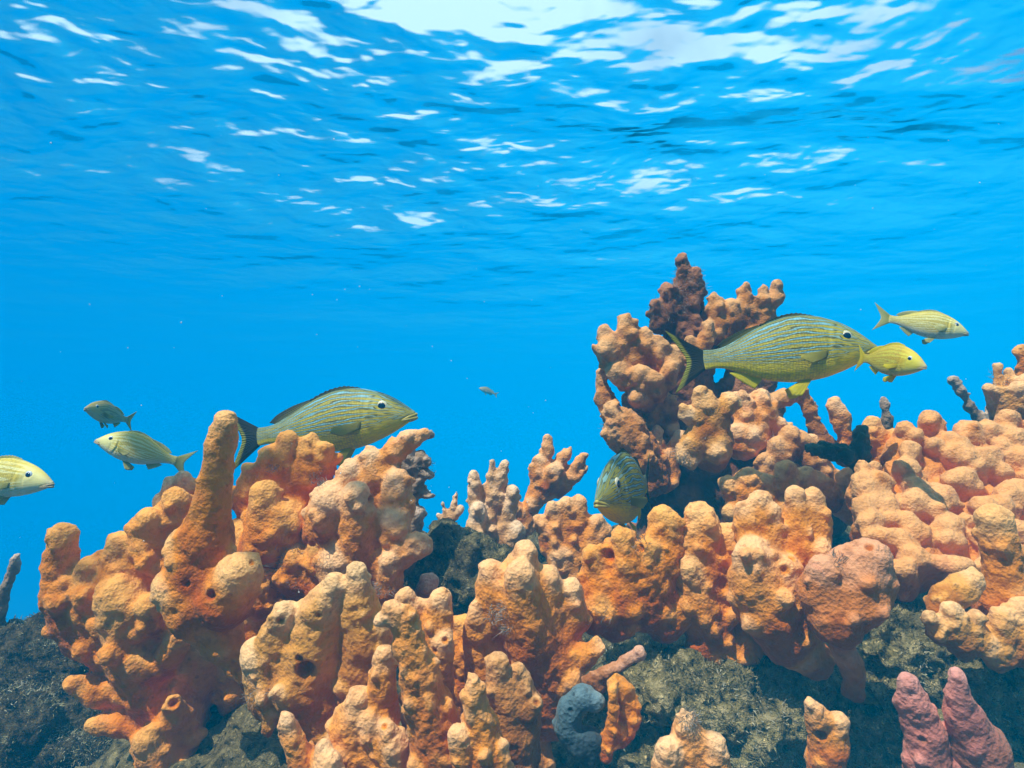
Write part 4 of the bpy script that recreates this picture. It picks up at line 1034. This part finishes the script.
def build_turf():
    rng = np.random.default_rng(77)
    t = NT("turf_algae")
    r = t.attr("rnd").outputs['Fac']
    c = t.mix(t.ramp(r, 0.1, 0.9), rgb(0.07, 0.068, 0.022), rgb(0.34, 0.31, 0.14))
    c = t.mix(t.math('GREATER_THAN', r, 0.97), c, rgb(0.40, 0.38, 0.25))
    m = t.done(t.n("ShaderNodeBsdfPrincipled", {'Base Color': c, 'Roughness': 0.8}).outputs[0])
    Vs, Ts, Rs = [], [], []; o = 0
    counts = [24000, 24000, 16000, 9000, 16000, 60000]
    for (V, N, Q), n in zip(ROCKS, counts):
        s = 1.0
        v, tt, rr = blades(V, N, Q, n, rng, .0025, .0075, .0005)
        Vs.append(v); Ts.append(tt + o); Rs.append(rr); o += len(v)
    ob = link("turf_algae", mesh_np("turf_algae", np.concatenate(Vs), np.concatenate(Ts), [m], {"rnd": np.concatenate(Rs)}, smooth_sh=False))
    tag(ob, "short fuzzy olive turf algae covering the rocks", 'algae', kind='stuff')
def build_tufts():
    rng = np.random.default_rng(31)
    V = np.concatenate([c[0] for c in COLONIES]); N = np.concatenate([c[1] for c in COLONIES])
    x, y, d = project(V)
    t = NT("algae_tuft")
    r = t.attr("rnd").outputs['Fac']
    m = t.done(t.n("ShaderNodeBsdfPrincipled", {'Base Color': t.mix(r, rgb(0.10, 0.09, 0.06), rgb(0.34, 0.30, 0.24)), 'Roughness': 0.8}).outputs[0])
    Vs, Ts, Rs = [], [], []; o = 0
    for (px, py, R, n) in [(288, 572, 26, 1500), (318, 560, 14, 500), (498, 612, 11, 500), (508, 626, 6, 200), (384, 588, 9, 350), (686, 285, 24, 1500), (668, 305, 18, 900), (618, 422, 17, 900), (655, 405, 22, 900),
                         (672, 470, 24, 600), (277, 470, 9, 300), (318, 478, 9, 300), (240, 700, 30, 700), (640, 545, 9, 250), (600, 620, 14, 300), (838, 560, 7, 250), (770, 450, 14, 400), (690, 720, 8, 300), (1000, 380, 12, 300), (425, 470, 12, 300)]:
        idx = np.where(np.hypot(x - px, y - py) < R)[0]
        if len(idx) < 10: continue
        dm = np.percentile(d[idx], 5); idx = idx[d[idx] < dm + 0.06]
        q = V[idx], N[idx]
        v, tt, rr = blades(q[0], q[1], None, n, rng, .003, .010, .00028)
        Vs.append(v); Ts.append(tt + o); Rs.append(rr); o += len(v)
    ob = link("algae_tufts", mesh_np("algae_tufts", np.concatenate(Vs), np.concatenate(Ts), [m], {"rnd": np.concatenate(Rs)}, smooth_sh=False))
    tag(ob, "wispy grey algae fuzz growing in patches on the sponges", 'algae', kind='stuff')
def build_specks():
    rng = np.random.default_rng(5)
    n = 260
    d = rng.uniform(.35, 2.4, n); x = rng.uniform(-20, 1044, n); y = rng.uniform(120, 620, n)
    t = NT("drifting_speck")
    m = t.done(t.n("ShaderNodeBsdfPrincipled", {'Base Color': rgb(0.75, 0.78, 0.72), 'Roughness': 0.6}).outputs[0])
    oc = np.array([(1, 0, 0), (-1, 0, 0), (0, 1, 0), (0, -1, 0), (0, 0, 1), (0, 0, -1)], float)
    of = np.array([(0, 2, 4), (2, 1, 4), (1, 3, 4), (3, 0, 4), (2, 0, 5), (1, 2, 5), (3, 1, 5), (0, 3, 5)])
    V, T = [], []
    for i in range(n):
        p = at(x[i], y[i], d[i]); r = rng.uniform(.00025, .0007)
        T.append(of + len(V) * 6); V.append(p + oc * r * rng.uniform(.6, 1.5, (6, 1)))
    ob = link("drifting_specks", mesh_np("drifting_specks", np.concatenate(V), np.concatenate(T), [m]))
    tag(ob, "fine pale specks drifting in the water", 'particles', kind='stuff')
build_water(); build_haze(); build_seabed()
import time; T0=time.time()
build_bed(); build_rocks(); build_reef()
build_fish(); build_turf(); build_tufts(); build_specks()
print("REEF", time.time()-T0, sum(len(m.vertices) for m in bpy.data.meshes))
